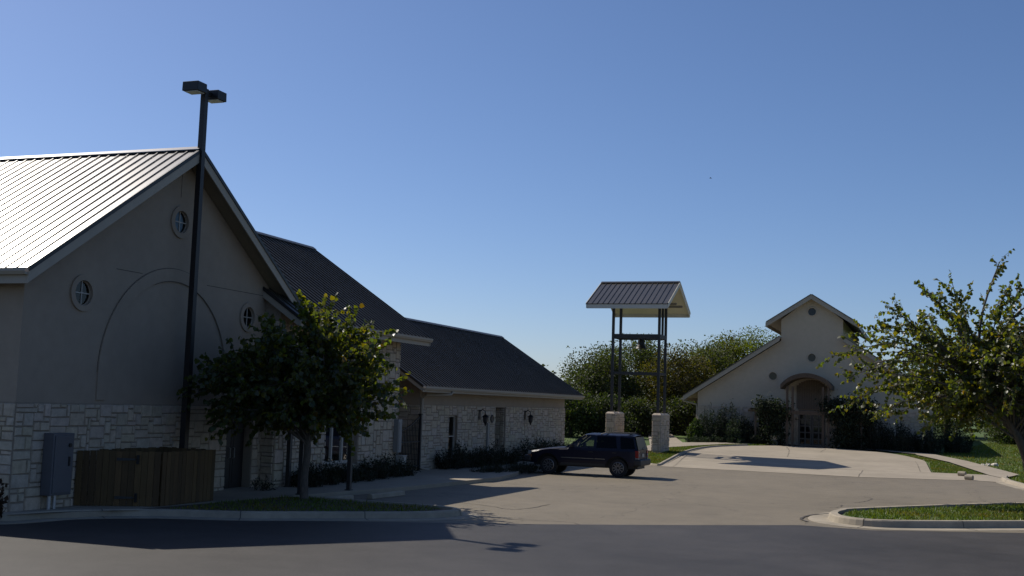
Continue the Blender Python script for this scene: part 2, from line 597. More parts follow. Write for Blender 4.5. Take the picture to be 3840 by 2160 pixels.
def strip(name, pts, w, dz, m):
    mbs = MB()
    p = sm(pts, 5)
    rr = random.Random(len(pts) * 7 + int(abs(pts[0][0]) * 100))
    vs = []
    for i, (x, y) in enumerate(p):
        a, b = p[max(0, i - 1)], p[min(len(p) - 1, i + 1)]
        d = Vector((b[0] - a[0], b[1] - a[1]))
        d.normalize()
        q = w * rr.uniform(.5, 1.2) * .5
        jx = rr.uniform(-.04, .04) if w < .06 else 0
        for sg in (-1, 1):
            X, Y = x - d.y * (q * sg + jx), y + d.x * (q * sg + jx)
            vs.append((X, Y, zg(X, Y) + dz))
    mbs.add(vs, [(2 * i, 2 * i + 1, 2 * i + 3, 2 * i + 2) for i in range(len(p) - 1)])
    o = mbs.build(name, m)
    o['kind'] = 'structure'
    return o


for pts in ([(-12.1, 29.3), (-11.0, 28.9), (-10.2, 28.3), (-9.8, 28.8), (-9.7, 30.4)], [(-9.7, 25.9), (-8.6, 26.0), (-7.9, 26.1), (-7.5, 25.8)], [(-2.07, 37.5), (-1.8, 38.4), (-1.7, 39.8), (-1.92, 40.4)],
            [(-2.65, 35.0), (-2.4, 35.4), (-2.4, 36.3)]):
    strip('pavement_crack', pts, 0.035, 0.006, M['crack'])
strip('pavement_joint', [(-2.80, 30.0), (-3.0, 30.5), (-3.03, 31.1), (-2.92, 31.9), (-2.74, 32.4), (-2.5, 32.8)], 0.09, 0.016, M['crack'])
for pts in ([(-8.4, 75.5), (-7.8, 71.8), (-7.3, 66)], [(-5.95, 75.2), (-5.95, 71.8)], [(-0.55, 68.0), (-0.3, 60.5)], [(-12.4, 63.8), (-11.3, 54.2)], [(-2.91, 59.1), (-2.83, 53.2)], [(-12.2, 66), (-7.3, 66), (-0.4, 66)], [(-11.8, 59.8), (-2.9, 59.1), (0.2, 60.3)]):
    strip('pavement_joint', pts, 0.03, 0.022, M['joint_fill'])

# left planting island, its kerb and the raised walk along the buildings
toeL = sm([(-19.3, 16.9), (-17.7, 18.7), (-17.2, 20.2), (-15.95, 21.45), (-14.25, 22.2), (-12.9, 23.2), (-11.5, 24.25), (-10.7, 25.1), (-10.5, 26.0), (-11.1, 26.55), (-12.2, 26.75), (-15.3, 26.9)], 5)
kerb('kerb', toeL, 0.45, 1, M['kerb'])['kind'] = 'structure'
sheet('lawn_strip', [(-17.6, 18.9), (-17.0, 20.4), (-15.85, 21.7), (-14.2, 22.45), (-12.8, 23.45), (-11.45, 24.5), (-10.95, 25.2), (-10.85, 25.9), (-11.3, 26.25), (-15.6, 26.6), (-16.0, 24.0), (-16.6, 21.0), (-17.9, 18.9)], 0.13, M['mulch'])
sheet('sidewalk', [(-18.3, 18.5), (-17.85, 18.85), (-16.65, 20.9), (-16.1, 23.5), (-15.7, 26.5), (-15.5, 28.2), (-14.85, 31.5), (-14.5, 35.0), (-14.2, 38.5), (-14.6, 41.5), (-15.4, 44.5), (-16.2, 59), (-18.3, 59)],
      0.125, M['concrete'], thick=0.2)

# right island
toeR = sm([(12.5, 38.9), (6.5, 35.1), (2.32, 32.0), (0.57, 30.65), (-1.01, 29.72), (-1.95, 30.0), (-2.38, 31.0), (-2.3, 32.3), (-1.7, 33.6), (2.4, 39.0), (7.5, 43.6), (12, 46.5)], 5)
kr = kerb('kerb', toeR, 0.5, -1, M['kerb'], h=0.18, w=0.18)
kr['kind'] = 'structure'
sheet('lawn_strip', [(12.4, 39.3), (6.4, 35.5), (2.2, 32.35), (0.5, 31.0), (-1.0, 30.1), (-1.75, 30.35), (-2.05, 31.1), (-2.0, 32.2), (-1.4, 33.4), (2.6, 38.7), (7.7, 43.2), (12, 46)], 0.13, M['lawn'])
# kerbs at the far side of the lot
k3 = kerb('kerb', sm([(-14.2, 60), (-13.8, 56.6), (-12.05, 54.3), (-12.15, 57), (-12.8, 65.7), (-12.4, 71), (-10.7, 74.9)], 4), 0.06, 1, M['kerb'], h=0.09, w=0.10)
k3['kind'] = 'structure'
k4 = kerb('kerb', [(3.35, 58.6), (3.15, 56.5), (3.2, 54.2), (3.7, 50.5), (5.5, 46.5), (9, 43.5)][::-1], 0.35, -1, M['kerb'], h=0.15)
k4['kind'] = 'structure'


# ---------------------------------------------------------------- stonework
def stones(mb, o, u, v, n, W, H, holes=(), mask=None, cell=0.1, seed=1, big=(2, 6), tall=(1, 3), depth=0.035, j=0.012):
    """random ashlar: blocks packed on a grid, each a shallow chamfered block"""
    r = random.Random(seed)
    o, u, v, n = Vector(o), Vector(u), Vector(v), Vector(n)
    nu, nv = max(1, int(round(W / cell))), max(1, int(round(H / cell)))
    cu, cv = W / nu, H / nv
    occ = np.zeros((nv, nu), dtype=bool)
    for (a, b, c, d) in holes:
        for y in range(nv):
            for x in range(nu):
                cx, cy = (x + 0.5) * cu, (y + 0.5) * cv
                if a < cx < c and b < cy < d: occ[y, x] = True
    if mask:
        for y in range(nv):
            for x in range(nu):
                if not mask((x + 0.5) * cu, (y + 0.5) * cv): occ[y, x] = True
    for y in range(nv):
        for x in range(nu):
            if occ[y, x]: continue
            w = r.randint(*big)
            h = r.choices(range(tall[0], tall[1] + 1), weights=[2, 3, 1.5, 1][:tall[1] - tall[0] + 1])[0]
            if h >= 3: w = min(w, 5)
            k = 0
            while k < w and x + k < nu and not occ[y, x + k]: k += 1
            w = k
            hh = 1
            while hh < h and y + hh < nv and not occ[y + hh, x:x + w].any(): hh += 1
            h = hh
            occ[y:y + h, x:x + w] = True
            j1 = j * r.uniform(0.7, 1.4)
            a0, a1, b0, b1 = x * cu + j1, (x + w) * cu - j1, y * cv + j1, (y + h) * cv - j1
            dd = depth * r.uniform(0.65, 1.2)
            e = 0.012
            jt = lambda: r.uniform(-0.008, 0.008)
            lo = [o + u * p + v * q for p, q in ((a0 + jt(), b0 + jt()), (a1 + jt(), b0 + jt()), (a1 + jt(), b1 + jt()), (a0 + jt(), b1 + jt()))]
            c0 = sum(lo, Vector()) / 4
            hi = [p + n * dd + (c0 - p).normalized() * e * 1.4 for p in lo]
            t = r.uniform(0.90, 1.07)
            tint = (t * r.uniform(0.97, 1.04), t, t * r.uniform(0.9, 1.03))
            mb.add(lo + hi, [(4, 5, 6, 7), (0, 1, 5, 4), (1, 2, 6, 5), (2, 3, 7, 6), (3, 0, 4, 7)], 0, tint)


# ---------------------------------------------------------------- roofs
def roof(parent, e, c, org, e0, e1, zr, wl, zl, wr, zr2, seam=0.305, gutters=('l', 'r'), name='roof', fas=0.22, t=0.10, trim='trim_metal', soff='soffit', fasm='fascia', metal='roof', sh=0.036):
    """gable roof: ridge along unit e through org; wl/wr half spans on -c/+c; top surface heights zr, zl, zr2"""
    e, c, org = Vector(e), Vector(c), Vector(org)
    P = lambda s, q, z: Vector((org.x, org.y, 0)) + e * s + c * q + Vector((0, 0, z))
    mb = MB()
    sfs, fbs, trs = [], [], []
    for sgn, w, ze in ((-1, wl, zl), (1, wr, zr2)):
        a, b = P(e0, 0, zr), P(e1, 0, zr)
        d, f = P(e0, sgn * w, ze), P(e1, sgn * w, ze)
        sl = (d - a).normalized()
        nrm = e.cross(sl)
        if nrm.z < 0: nrm = -nrm
        th = nrm * -0.03
        mb.hexa([a + th, b + th, f + th, d + th, a, b, f, d] if sgn < 0 else [b + th, a + th, d + th, f + th, b, a, d, f])
        # standing seams
        L = e1 - e0
        ns = int(L / seam)
        for i in range(ns + 1):
            s = e0 + 0.02 + (L - 0.04) * i / ns
            mb.bar(P(s, 0, zr) + sl * 0.15 + nrm * 0.02, P(s, sgn * w, ze) + nrm * (sh * .45), 0.030, sh, nrm)
        # soffit boards and rake fascia
        th1, th2 = nrm * -0.034, nrm * -(0.034 + t)
        e_in = e * 0.03
        sf = MB()
        sfs.append(sf)
        sf.hexa([a + th2 + e_in, b + th2 - e_in, f + th2 - e_in - sl * 0.03, d + th2 + e_in - sl * 0.03,
                 a + th1 + e_in, b + th1 - e_in, f + th1 - e_in - sl * 0.03, d + th1 + e_in - sl * 0.03])
        for s, sg in ((e0, -1), (e1, 1)):
            fb, tr = MB(), MB()
            fbs.append(fb)
            trs.append(tr)
            p0, p1 = P(s, 0, zr), P(s, sgn * w, ze)
            k0 = Vector((0, 0, -0.06))
            k1 = Vector((0, 0, -0.06 - fas))
            ee = e * sg * 0.03
            fb.hexa([p0 + k1 - ee, p1 + k1 - ee, p1 + k1 + ee * 0.1, p0 + k1 + ee * 0.1, p0 + k0 - ee, p1 + k0 - ee, p1 + k0 + ee * 0.1, p0 + k0 + ee * 0.1])
            k0 = Vector((0, 0, 0.035))
            k1 = Vector((0, 0, -0.075))
            tr.hexa([p0 + k1 + ee * 0.15, p1 + k1 + ee * 0.15, p1 + k1 + ee * 1.0, p0 + k1 + ee * 1.0, p0 + k0 + ee * 0.15, p1 + k0 + ee * 0.15, p1 + k0 + ee * 1.0, p0 + k0 + ee * 1.0])
    # ridge cap
    cap = MB()
    for sgn, w, ze in ((-1, wl, zl), (1, wr, zr2)):
        a, b = P(e0, 0, zr + 0.075), P(e1, 0, zr + 0.075)
        sl = (P(e0, sgn * w, ze) - P(e0, 0, zr)).normalized()
        cap.hexa([a - Vector((0, 0, .02)), b - Vector((0, 0, .02)), b + sl * 0.18 - Vector((0, 0, .02)), a + sl * 0.18 - Vector((0, 0, .02)), a, b, b + sl * 0.18, a + sl * 0.18])
    ro = mb.build(name, M[metal], parent)
    cap.build('ridge_cap', M[metal], ro)
    for q in trs: q.build('rake_trim', M[trim], ro)
    for q in sfs: q.build('soffit', M[soff], parent)
    for q in fbs: q.build('fascia', M[fasm], parent)
    for key, sgn, w, ze in (('l', -1, wl, zl), ('r', 1, wr, zr2)):
        g = MB()
        if key in gutters:
            q0, q1 = sgn * (w - 0.01), sgn * (w + 0.11)
            pr = [(q0, ze - 0.02), (q0, ze - 0.15), (sgn * (w + 0.07), ze - 0.15), (q1, ze - 0.08), (q1, ze - 0.02), (sgn * (w + 0.095), ze - 0.02), (sgn * (w + 0.09), ze - 0.09), (sgn * (w + 0.01), ze - 0.10)]
            g.prism([P(e0 + 0.02, q, z) for q, z in pr], e * (e1 - e0 - 0.04))
            g.build('gutter', M['fascia'], parent)
        fb2 = MB()
        fb2.hexa([P(e0 + .04, sgn * (w - .05), ze - .07 - fas), P(e1 - .04, sgn * (w - .05), ze - .07 - fas), P(e1 - .04, sgn * (w - .02), ze - .07 - fas), P(e0 + .04, sgn * (w - .02), ze - .07 - fas),
                  P(e0 + .04, sgn * (w - .05), ze - .06), P(e1 - .04, sgn * (w - .05), ze - .06), P(e1 - .04, sgn * (w - .02), ze - .06), P(e0 + .04, sgn * (w - .02), ze - .06)])
        fb2.build('fascia', M[fasm], parent)


def round_window(parent, c, n, r, ring=0.15, host=None, bars=True, name='round_window', deep=0.14, ring_m=None):
    """frame ring, recessed pane, crossed glazing bars"""
    c, n = Vector(c), Vector(n)
    mb = MB()
    k = 40
    s = n.cross(Vector((0, 0, 1)))
    P = lambda a, rr, d: c + n * d + (s * math.cos(a) + Vector((0, 0, 1)) * math.sin(a)) * rr
    prof = [(r - 0.03, -deep), (r, -deep * 0.5), (r, 0.05), (r + ring, 0.05), (r + ring, 0.0)]
    vs = [P(2 * math.pi * i / k, rr, d) for rr, d in prof for i in range(k)]
    fs = [(j * k + i, j * k + (i + 1) % k, (j + 1) * k + (i + 1) % k, (j + 1) * k + i) for j in range(len(prof) - 1) for i in range(k)]
    mb.add(vs, fs)
    w = mb.build(name, ring_m or M['stucco'], parent)
    g = MB()
    g.add([P(2 * math.pi * i / k, r, -deep * 0.8) for i in range(k)], [tuple(range(k))])
    g.build('pane', M['glass'], w)
    if bars:
        b = MB()
        b.bar(c - n * deep * 0.7 - s * (r - .02), c - n * deep * 0.7 + s * (r - .02), 0.025, 0.025, n)
        b.bar(c - n * deep * 0.69 - Vector((0, 0, r - .02)), c - n * deep * 0.69 + Vector((0, 0, r - .02)), 0.025, 0.025, n)
        b.build('glazing_bar', M['white_frame'], w)
    return w


def rect_window(parent, plane, ax, lo, hi, n, rows=1, cols=1, deep=0.13, fw=0.05, name='window', frame=None, sill=True):
    """opening in an axis-aligned wall: plane = wall coordinate, ax = 'x' or 'y' normal axis, lo/hi = (u, z)"""
    (u0, z0), (u1, z1) = lo, hi
    P = lambda u, d, z: (plane + d * n, u, z) if ax == 'x' else (u, plane + d * n, z)
    mb = MB()

    def bx(ua, ub, za, zb, d0, d1):
        p, q = P(ua, d0, za), P(ub, d1, zb)
        mb.box(p[0], p[1], p[2], q[0], q[1], q[2])
    d0, d1 = -deep, -deep + 0.07
    bx(u0, u0 + fw, z0, z1, d0, d1)
    bx(u1 - fw, u1, z0, z1, d0, d1)
    bx(u0 + fw, u1 - fw, z0, z0 + fw, d0, d1)
    bx(u0 + fw, u1 - fw, z1 - fw, z1, d0, d1)
    for i in range(1, rows):
        zc = z0 + (z1 - z0) * i / rows
        bx(u0 + fw, u1 - fw, zc - fw * 0.4, zc + fw * 0.4, d0 + .01, d1 - .01)
    for i in range(1, cols):
        uc = u0 + (u1 - u0) * i / cols
        bx(uc - fw * 0.5, uc + fw * 0.5, z0 + fw, z1 - fw, d0 + .005, d1 - .005)
    w = mb.build(name, frame or M['white_frame'], parent)
    g = MB()
    p = [P(u0 + .01, d0 + .02, z0 + .01), P(u1 - .01, d0 + .02, z0 + .01), P(u1 - .01, d0 + .02, z1 - .01), P(u0 + .01, d0 + .02, z1 - .01)]
    g.add(p, [(0, 1, 2, 3)])
    g.build('pane', M['glass'], w)
    if sill:
        s = MB()
        p, q = P(u0 - .06, -deep + .07, z0 - .07), P(u1 + .06, 0.07, z0)
        s.box(p[0], p[1], p[2], q[0], q[1], q[2])
        s.build('sill', M['stone'], w)
    return w


# ---------------------------------------------------------------- main hall (gable front towards the road)
XF, Y0, Y1, YC = -18.1, 19.4, 29.1, 24.62
hall = empty('hall', (-18.1, YC, 0), 'large cream stucco hall with a gabled front and standing seam roof in bright sun glare', 'building')
mb = MB()
zw = lambda y: 8.98 - 0.664 * abs(y - YC) - 0.16
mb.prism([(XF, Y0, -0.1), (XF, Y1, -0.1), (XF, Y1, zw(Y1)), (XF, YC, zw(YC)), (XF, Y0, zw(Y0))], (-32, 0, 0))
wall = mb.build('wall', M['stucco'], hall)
ct = MB()
for (y, z) in ((24.66, 7.11), (21.2, 4.92), (28.02, 4.92)):
    ct.lathe((XF + 0.1, y, z), (-1, 0, 0), [(0.295, 0), (0.295, 0.9)], 40)
ct.box(XF + 0.3, 27.25, -0.3, XF - 1.5, 28.55, 2.35)
cut(wall, ct)
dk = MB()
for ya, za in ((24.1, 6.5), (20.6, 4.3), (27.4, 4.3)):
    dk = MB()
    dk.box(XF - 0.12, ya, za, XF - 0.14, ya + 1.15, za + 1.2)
    dk.build('window_backing', M['dark_room'] if za < 6 else M['sky_backing'], hall)
for (y, z) in ((24.66, 7.11), (21.2, 4.92), (28.02, 4.92)):
    round_window(hall, (XF, y, z), (1, 0, 0), 0.29, 0.13, deep=0.05)
# raised blind arch and stucco joints
ar = MB()
k = 40
vs, fs = [], []
arc = [(math.pi * i / k) for i in range(k + 1)]
prof = [(2.42, 0.0), (2.42, 0.035), (2.73, 0.035), (2.73, 0.0)]
pts2 = [(-1, None)] + [(0, a) for a in arc] + [(1, None)]
for flag, a in pts2:
    for r, d in prof:
        if a is None:
            vs.append((XF + d, YC - 0.02 + (-r if flag > 0 else r), 2.5))
        else:
            vs.append((XF + d, YC - 0.02 + r * math.cos(a), 3.14 + r * math.sin(a)))
for i in range(len(pts2) - 1):
    for j in range(3):
        a = i * 4 + j
        fs.append((a, a + 1, a + 5, a + 4))
ar.add(vs, fs)
ar.build('blind_arch', M['stucco'], hall)
jt = MB()
jt.box(XF + 0.001, Y0 + 2.9, 5.60, XF + 0.004, YC - 1.35, 5.62)
jt.box(XF + 0.001, YC + 1.35, 5.60, XF + 0.004, Y1, 5.62)
jt.box(XF + 0.001, YC - 0.01, 7.75, XF + 0.004, YC + 0.01, 8.7)
for rr in (2.415, 2.735):
    for i in range(60):
        a0, a1 = math.pi * i / 60, math.pi * (i + 1) / 60
        if rr < 2.5 and not (0.15 < a0 < 1.9): continue
        if rr > 2.5 and not (1.3 < a0 < 3.2): continue
        q = lambda a, s: (XF + 0.039, YC - 0.02 + (rr + s) * math.cos(a), 3.14 + (rr + s) * math.sin(a))
        if rr > 2.5:
            q = lambda a, s: (XF + 0.006, YC - 0.02 + (rr + s) * math.cos(a), 3.14 + (rr + s) * math.sin(a))
        jt.add([q(a0, 0), q(a1, 0), q(a1, 0.016 if rr > 2.5 else -0.016), q(a0, 0.016 if rr > 2.5 else -0.016)], [(0, 1, 2, 3)])
jt.build('stucco_joint', M['joint'], hall)
roof(hall, (-1, 0, 0), (0, 1, 0), (-17.55, YC, 0), 0, 30, 9.0, 5.72, 5.22, 5.72, 5.22, gutters=('l',), fas=0.26, metal='glare_roof', sh=0.022)
# stone base: front and side
st, mo = MB(), MB()
mo.box(XF - 0.01, Y0 - 0.02, -0.1, XF + 0.02, 27.24, 2.42)
mo.box(-30, Y0 - 0.025, -0.1, XF + 0.015, Y0 + 0.01, 2.42)
stones(st, (XF + 0.02, Y0, -0.1), (0, 1, 0), (0, 0, 1), (1, 0, 0), 7.84, 2.5, seed=3)
stones(st, (XF + 0.02, Y0 - 0.02, -0.1), (-1, 0, 0), (0, 0, 1), (0, -1, 0), 8, 2.5, seed=5)
sb = st.build('stone_base', M['stone'], hall)
mo.build('mortar', M['mortar'], sb)
st, mo = MB(), MB()
mo.box(XF - 0.01, 28.56, -0.1, XF + 0.02, Y1, 2.42)
stones(st, (XF + 0.02, 28.56, -0.1), (0, 1, 0), (0, 0, 1), (1, 0, 0), 0.5, 2.5, seed=4)
sb = st.build('stone_base', M['stone'], hall)
mo.build('mortar', M['mortar'], sb)
# alcove door
for ya, yb, hy in ((27.27, 27.89, 27.8), (27.91, 28.53, 28.0)):
    dr = MB()
    dr.box(XF - 0.30, ya, 0.06, XF - 0.24, yb, 2.33)
    dr.box(XF - 0.24, ya + .1, 0.25, XF - 0.23, yb - .1, 1.0)
    dr.box(XF - 0.24, ya + .1, 1.15, XF - 0.23, yb - .1, 2.2)
    d_ = dr.build('door', M['bronze'], hall)
    hd = MB()
    hd.tube([(XF - 0.24, hy, 0.95), (XF - 0.18, hy, 0.97), (XF - 0.18, hy, 1.23), (XF - 0.24, hy, 1.25)], 0.015, 6)
    hd.build('handle', M['galv'], d_)

# ---------------------------------------------------------------- middle house, all limestone, arched window
XM = -17.6
mid = empty('stone_house', (XM, 33, 0), 'limestone block building with an arched window behind the small street tree', 'building')
mb = MB()
zm = lambda x: 8.3 - 0.67 * abs(x + 21.8) - 0.16
mb.prism([(XM, 28.95, -0.1), (-26.0, 28.95, -0.1), (-26.0, 28.95, zm(-26)), (-21.8, 28.95, zm(-21.8)), (XM, 28.95, zm(XM))], (0, 37.1 - 28.95, 0))
wall = mb.build('wall', M['mortar'], mid)
AW0, AW1, AWS = 31.9, 34.1, 3.55
ct = MB()
arcp = [(XM + 0.2, AW0, 0.62), (XM + 0.2, AW1, 0.62)] + [(XM + 0.2, (AW0 + AW1) / 2 + 1.1 * math.cos(math.pi * i / 16), AWS + 1.1 * math.sin(math.pi * i / 16)) for i in range(17)]
ct.prism(arcp, (-0.8, 0, 0))
cut(wall, ct)
st = MB()
amask = lambda u, v: not ((AW0 - 28.95) < u < (AW1 - 28.95) and v < AWS + 0.1 and v > 0.72) and math.hypot(u + 28.95 - (AW0 + AW1) / 2, max(0, v - 0.1 - AWS)) > 0 and not (v - 0.1 >= AWS and math.hypot(u + 28.95 - (AW0 + AW1) / 2, v - 0.1 - AWS) < 1.14)
stones(st, (XM + 0.004, 28.95, -0.1), (0, 1, 0), (0, 0, 1), (1, 0, 0), 8.15, 4.95, mask=amask, seed=8, big=(2, 6), tall=(1, 4))
stones(st, (XM, 28.946, -0.1), (-1, 0, 0), (0, 0, 1), (0, -1, 0), 0.5, 5.0, seed=9)
st.build('stone_wall', M['stone'], mid)
# arch surround
sa = MB()
for i in range(18):
    a0, a1 = math.pi * i / 18 + 0.01, math.pi * (i + 1) / 18 - 0.01
    yc = (AW0 + AW1) / 2
    q = lambda a, r, d: (XM + d, yc + r * math.cos(a), AWS + r * math.sin(a))
    t = rnd.uniform(0.85, 1.1)
    sa.add([q(a0, 1.1, 0), q(a1, 1.1, 0), q(a1, 1.4, 0), q(a0, 1.4, 0), q(a0, 1.1, 0.07), q(a1, 1.1, 0.07), q(a1, 1.4, 0.07), q(a0, 1.4, 0.07)],
           [(4, 5, 6, 7), (0, 1, 5, 4), (1, 2, 6, 5), (2, 3, 7, 6), (3, 0, 4, 7)], 0, (t, t, t))
sa.build('arch_surround', M['stone'], mid)
fr = MB()
for y in (AW0 + 0.04, AW0 + 0.75, AW1 - 0.75, AW1 - 0.04):
    fr.box(XM - 0.2, y - 0.04, 0.66, XM - 0.14, y + 0.04, AWS + (0.75 if AW0 + 0.5 < y < AW1 - 0.5 else 0))
for z in (0.68, 2.0, AWS):
    fr.box(XM - 0.195, AW0 + .08, z - 0.04, XM - 0.145, AW1 - .08, z + 0.04)
for i in range(16):
    a0, a1 = math.pi * i / 16, math.pi * (i + 1) / 16
    yc = (AW0 + AW1) / 2
    fr.bar((XM - 0.17, yc + 1.07 * math.cos(a0), AWS + 1.07 * math.sin(a0)), (XM - 0.17, yc + 1.07 * math.cos(a1), AWS + 1.07 * math.sin(a1)), 0.06, 0.06, (1, 0, 0))
w = fr.build('arched_window', M['white_frame'], mid)
g = MB()
g.add([(XM - 0.18, y, z) for _, y, z in arcp], [tuple(range(len(arcp)))])
g.build('pane', M['glass'], w)
bl = MB()
bl.box(XM - 0.30, AW0 + .1, 1.05, XM - 0.28, AW0 + 0.72, 1.5)
bl.box(XM - 0.30, AW0 + .1, 0.66, XM - 0.28, AW0 + 0.72, 0.92)
bl.build('blind', M['blind'], w)
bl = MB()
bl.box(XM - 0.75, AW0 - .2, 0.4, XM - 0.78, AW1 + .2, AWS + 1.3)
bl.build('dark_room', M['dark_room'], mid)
roof(mid, (0, 1, 0), (1, 0, 0), (-21.8, 28.75, 0), 0, 37.93 - 28.75, 8.32, 5.0, 4.97, 5.0, 4.97, gutters=('r',), seam=0.3, metal='dark_roof')

# ---------------------------------------------------------------- low wing
XW, WY0, WY1 = -18.1, 40.1, 58.75
wing = empty('low_wing', (XW, 49, 0), 'long low building with limestone wall and dark metal roof behind the parked car', 'building')
mb = MB()
zz = lambda x: 6.36 - 0.648 * abs(x + 22) - 0.17
mb.prism([(XW, WY0, -0.1), (-25.9, WY0, -0.1), (-25.9, WY0, zz(-25.9)), (-22, WY0, zz(-22)), (XW, WY0, zz(XW))], (0, WY1 - WY0, 0))
wall = mb.build('wall', M['stucco'], wing)
ct = MB()
ct.box(XW + .3, 48.12, -0.3, XW - 1.4, 49.55, 2.54)
ct.box(XW + .3, 42.97, 0.5, XW - 0.6, 43.84, 2.16)
cut(wall, ct)
st, mo = MB(), MB()
hz = 2.56
mo.box(XW - 0.01, WY0 - .02, -0.1, XW + 0.02, 42.96, hz)
mo.box(XW - 0.01, 43.85, -0.1, XW + 0.02, 48.11, hz)
mo.box(XW - 0.01, 42.96, -0.1, XW + 0.02, 43.85, 0.49)
mo.box(XW - 0.01, 42.96, 2.17, XW + 0.02, 43.85, hz)
mo.box(XW - 0.01, 49.56, -0.1, XW + 0.02, WY1, hz)
mo.box(-25.9, WY0 - .025, -0.1, XW + 0.015, WY0 + 0.01, hz)
mo.box(XW - 1.38, 49.545, -0.1, XW - 0.02, 49.56, hz - .03)
mo.box(XW - 1.39, 48.12, -0.1, XW - 1.37, 49.5, hz - .03)
stones(st, (XW + .02, WY0 - .02, -0.1), (0, 1, 0), (0, 0, 1), (1, 0, 0), 8.14, 2.68, holes=[(2.86, .58, 3.75, 2.28)], seed=11, big=(3, 7))
stones(st, (XW + .02, 49.56, -0.1), (0, 1, 0), (0, 0, 1), (1, 0, 0), 9.19, 2.68, seed=12, big=(3, 7))
stones(st, (XW + .02, WY0 - .025, -0.1), (-1, 0, 0), (0, 0, 1), (0, -1, 0), 7, 2.68, seed=13)
stones(st, (XW - .03, 49.545, -0.1), (-1, 0, 0), (0, 0, 1), (0, -1, 0), 1.3, 2.6, seed=14)
stones(st, (XW - 1.37, 48.14, -0.1), (0, 1, 0), (0, 0, 1), (1, 0, 0), 1.35, 2.6, seed=15)
sb = st.build('stone_base', M['stone'], wing)
mo.build('mortar', M['mortar'], sb)
rect_window(wing, XW, 'x', (42.97, 0.5), (43.84, 2.16), 1, rows=2, deep=0.16)
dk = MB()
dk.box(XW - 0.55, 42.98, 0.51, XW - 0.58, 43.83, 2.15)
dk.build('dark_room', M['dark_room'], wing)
lk = MB()  # unseen link added across the gap to block the sun
zk = lambda x: zz(x) - 0.05
lk.prism([(-19.3, 37.15, -0.1), (-25.9, 37.15, -0.1), (-25.9, 37.15, zk(-25.9)), (-22, 37.15, zk(-22)), (-19.3, 37.15, zk(-19.3))], (0, WY0 - 37.15 - .01, 0))
lk.build('hidden_link_wall', M['stucco'], wing)
roof(wing, (0, 1, 0), (1, 0, 0), (-22, 38.45, 0), 0, 59.3 - 38.45, 6.36, 4.75, 3.28, 4.75, 3.28, gutters=('r',), seam=0.3, fas=0.16, metal='dark_roof')
dp = MB()
dp.tube([(-17.2, 41.2, 3.14), (-17.25, 41.1, 3.0), (-17.95, 40.3, 2.95), (-18.02, 40.12, 2.8), (-18.02, 40.08, 0.35), (-17.98, 40.1, 0.2), (-17.7, 40.3, 0.13)], 0.055, 8)
dp.build('downspout', M['fascia'], wing)
for y in (46.2, 52.2):
    s = MB()
    s.box(XW + 0.06, y - 0.1, 2.0, XW + 0.085, y + 0.1, 2.42)
    s.tube([(XW + 0.08, y, 2.36), (XW + 0.2, y, 2.44), (XW + 0.32, y, 2.36), (XW + 0.34, y, 2.22)], 0.022, 6)
    s.lathe((XW + 0.34, y, 2.24), (0, 0, -1), [(0.03, 0), (0.10, 0.05), (0.17, 0.12), (0.12, 0.14), (0.10, 0.34), (0.05, 0.40), (0.02, 0.5)], 8)
    tag(s.build('wall_lantern', M['bronze']), 'black wall lantern on the low stone wing, left of the dark doorway recess' if y < 50 else 'black wall lantern on the low stone wing, above the parked car', 'lantern', 'wall lanterns on the stone wing')
s = MB()
s.lathe((XW + 0.06, 47.72, 2.03), (1, 0, 0), [(0.17, 0), (0.19, 0.02), (0.16, 0.04), (0.13, 0.03)], 20)
tag(s.build('wall_plaque', M['bronze']), 'small round dark plaque on the stone wing beside the doorway recess', 'plaque')
s = MB()
s.box(XW + 0.06, 47.1, 0.2, XW + 0.13, 47.28, 1.85)
tag(s.build('wall_conduit', M['galv']), 'narrow vertical grey conduit box under the round plaque', 'conduit')
s = MB()
s.box(XW - .3, 48.135, 1.25, XW - .08, 48.2, 1.7)
tag(s.build('mailbox', M['iron']), 'small black mailbox inside the doorway recess of the stone wing', 'mailbox')

# meter boxes at the end of the stone house
s = MB()
s.box(XM + 0.045, 36.75, 0.9, XM + 0.22, 37.05, 2.05)
s.tube([(XM + 0.12, 36.9, 0.9), (XM + 0.12, 36.9, 0.1)], 0.03, 8)
s.box(XM + 0.22, 36.8, 1.0, XM + 0.235, 37.0, 1.95)
tag(s.build('meter_cabinet', M['galv']), 'tall light grey meter cabinet on the right edge of the stone house', 'meter box')
s = MB()
s.box(XM + 0.045, 36.95, 0.2, XM + 0.32, 37.3, 0.75)
s.box(XM + 0.04, 36.93, 0.75, XM + 0.34, 37.32, 0.79)
tag(s.build('utility_box', M['white_frame'], bevel=0.01), 'small pale utility box low on the wall by the iron gate', 'utility box')

# iron gate between stone house and wing
gate = empty('iron_gate', (-17.9, 38.5, 0.1), 'tall black iron gate between the stone house and the low wing', 'gate')
p = MB()
for y in (37.35, 39.75):
    g = MB()
    g.box(-17.95, y - .05, 0.1, -17.85, y + .05, 2.2)
    g.box(-17.97, y - .07, 2.2, -17.83, y + .07, 2.24)
    g.build('gate_post', M['iron'], gate)
lf = MB()
for i in range(17):
    y = 37.48 + i * 2.14 / 16
    lf.box(-17.91, y - .012, 0.2, -17.89, y + .012, 1.55 + 0.55 * (i / 16) ** 2)
for z in (0.3, 1.2):
    lf.box(-17.925, 37.42, z - .02, -17.875, 39.7, z + .02)
for i in range(16):
    f = lambda k: (-17.9, 37.48 + k * 2.14 / 16, 1.57 + 0.55 * (k / 16) ** 2)
    lf.bar(f(i), f(i + 1), 0.04, 0.04)
lf.build('gate_leaf', M['iron'], gate)

# ---------------------------------------------------------------- timber fence pen
pen = empty('timber_fence', (-17.2, 23.2, 0.1), 'low cedar board fence enclosure standing against the hall front', 'fence')
ZF = 1.36


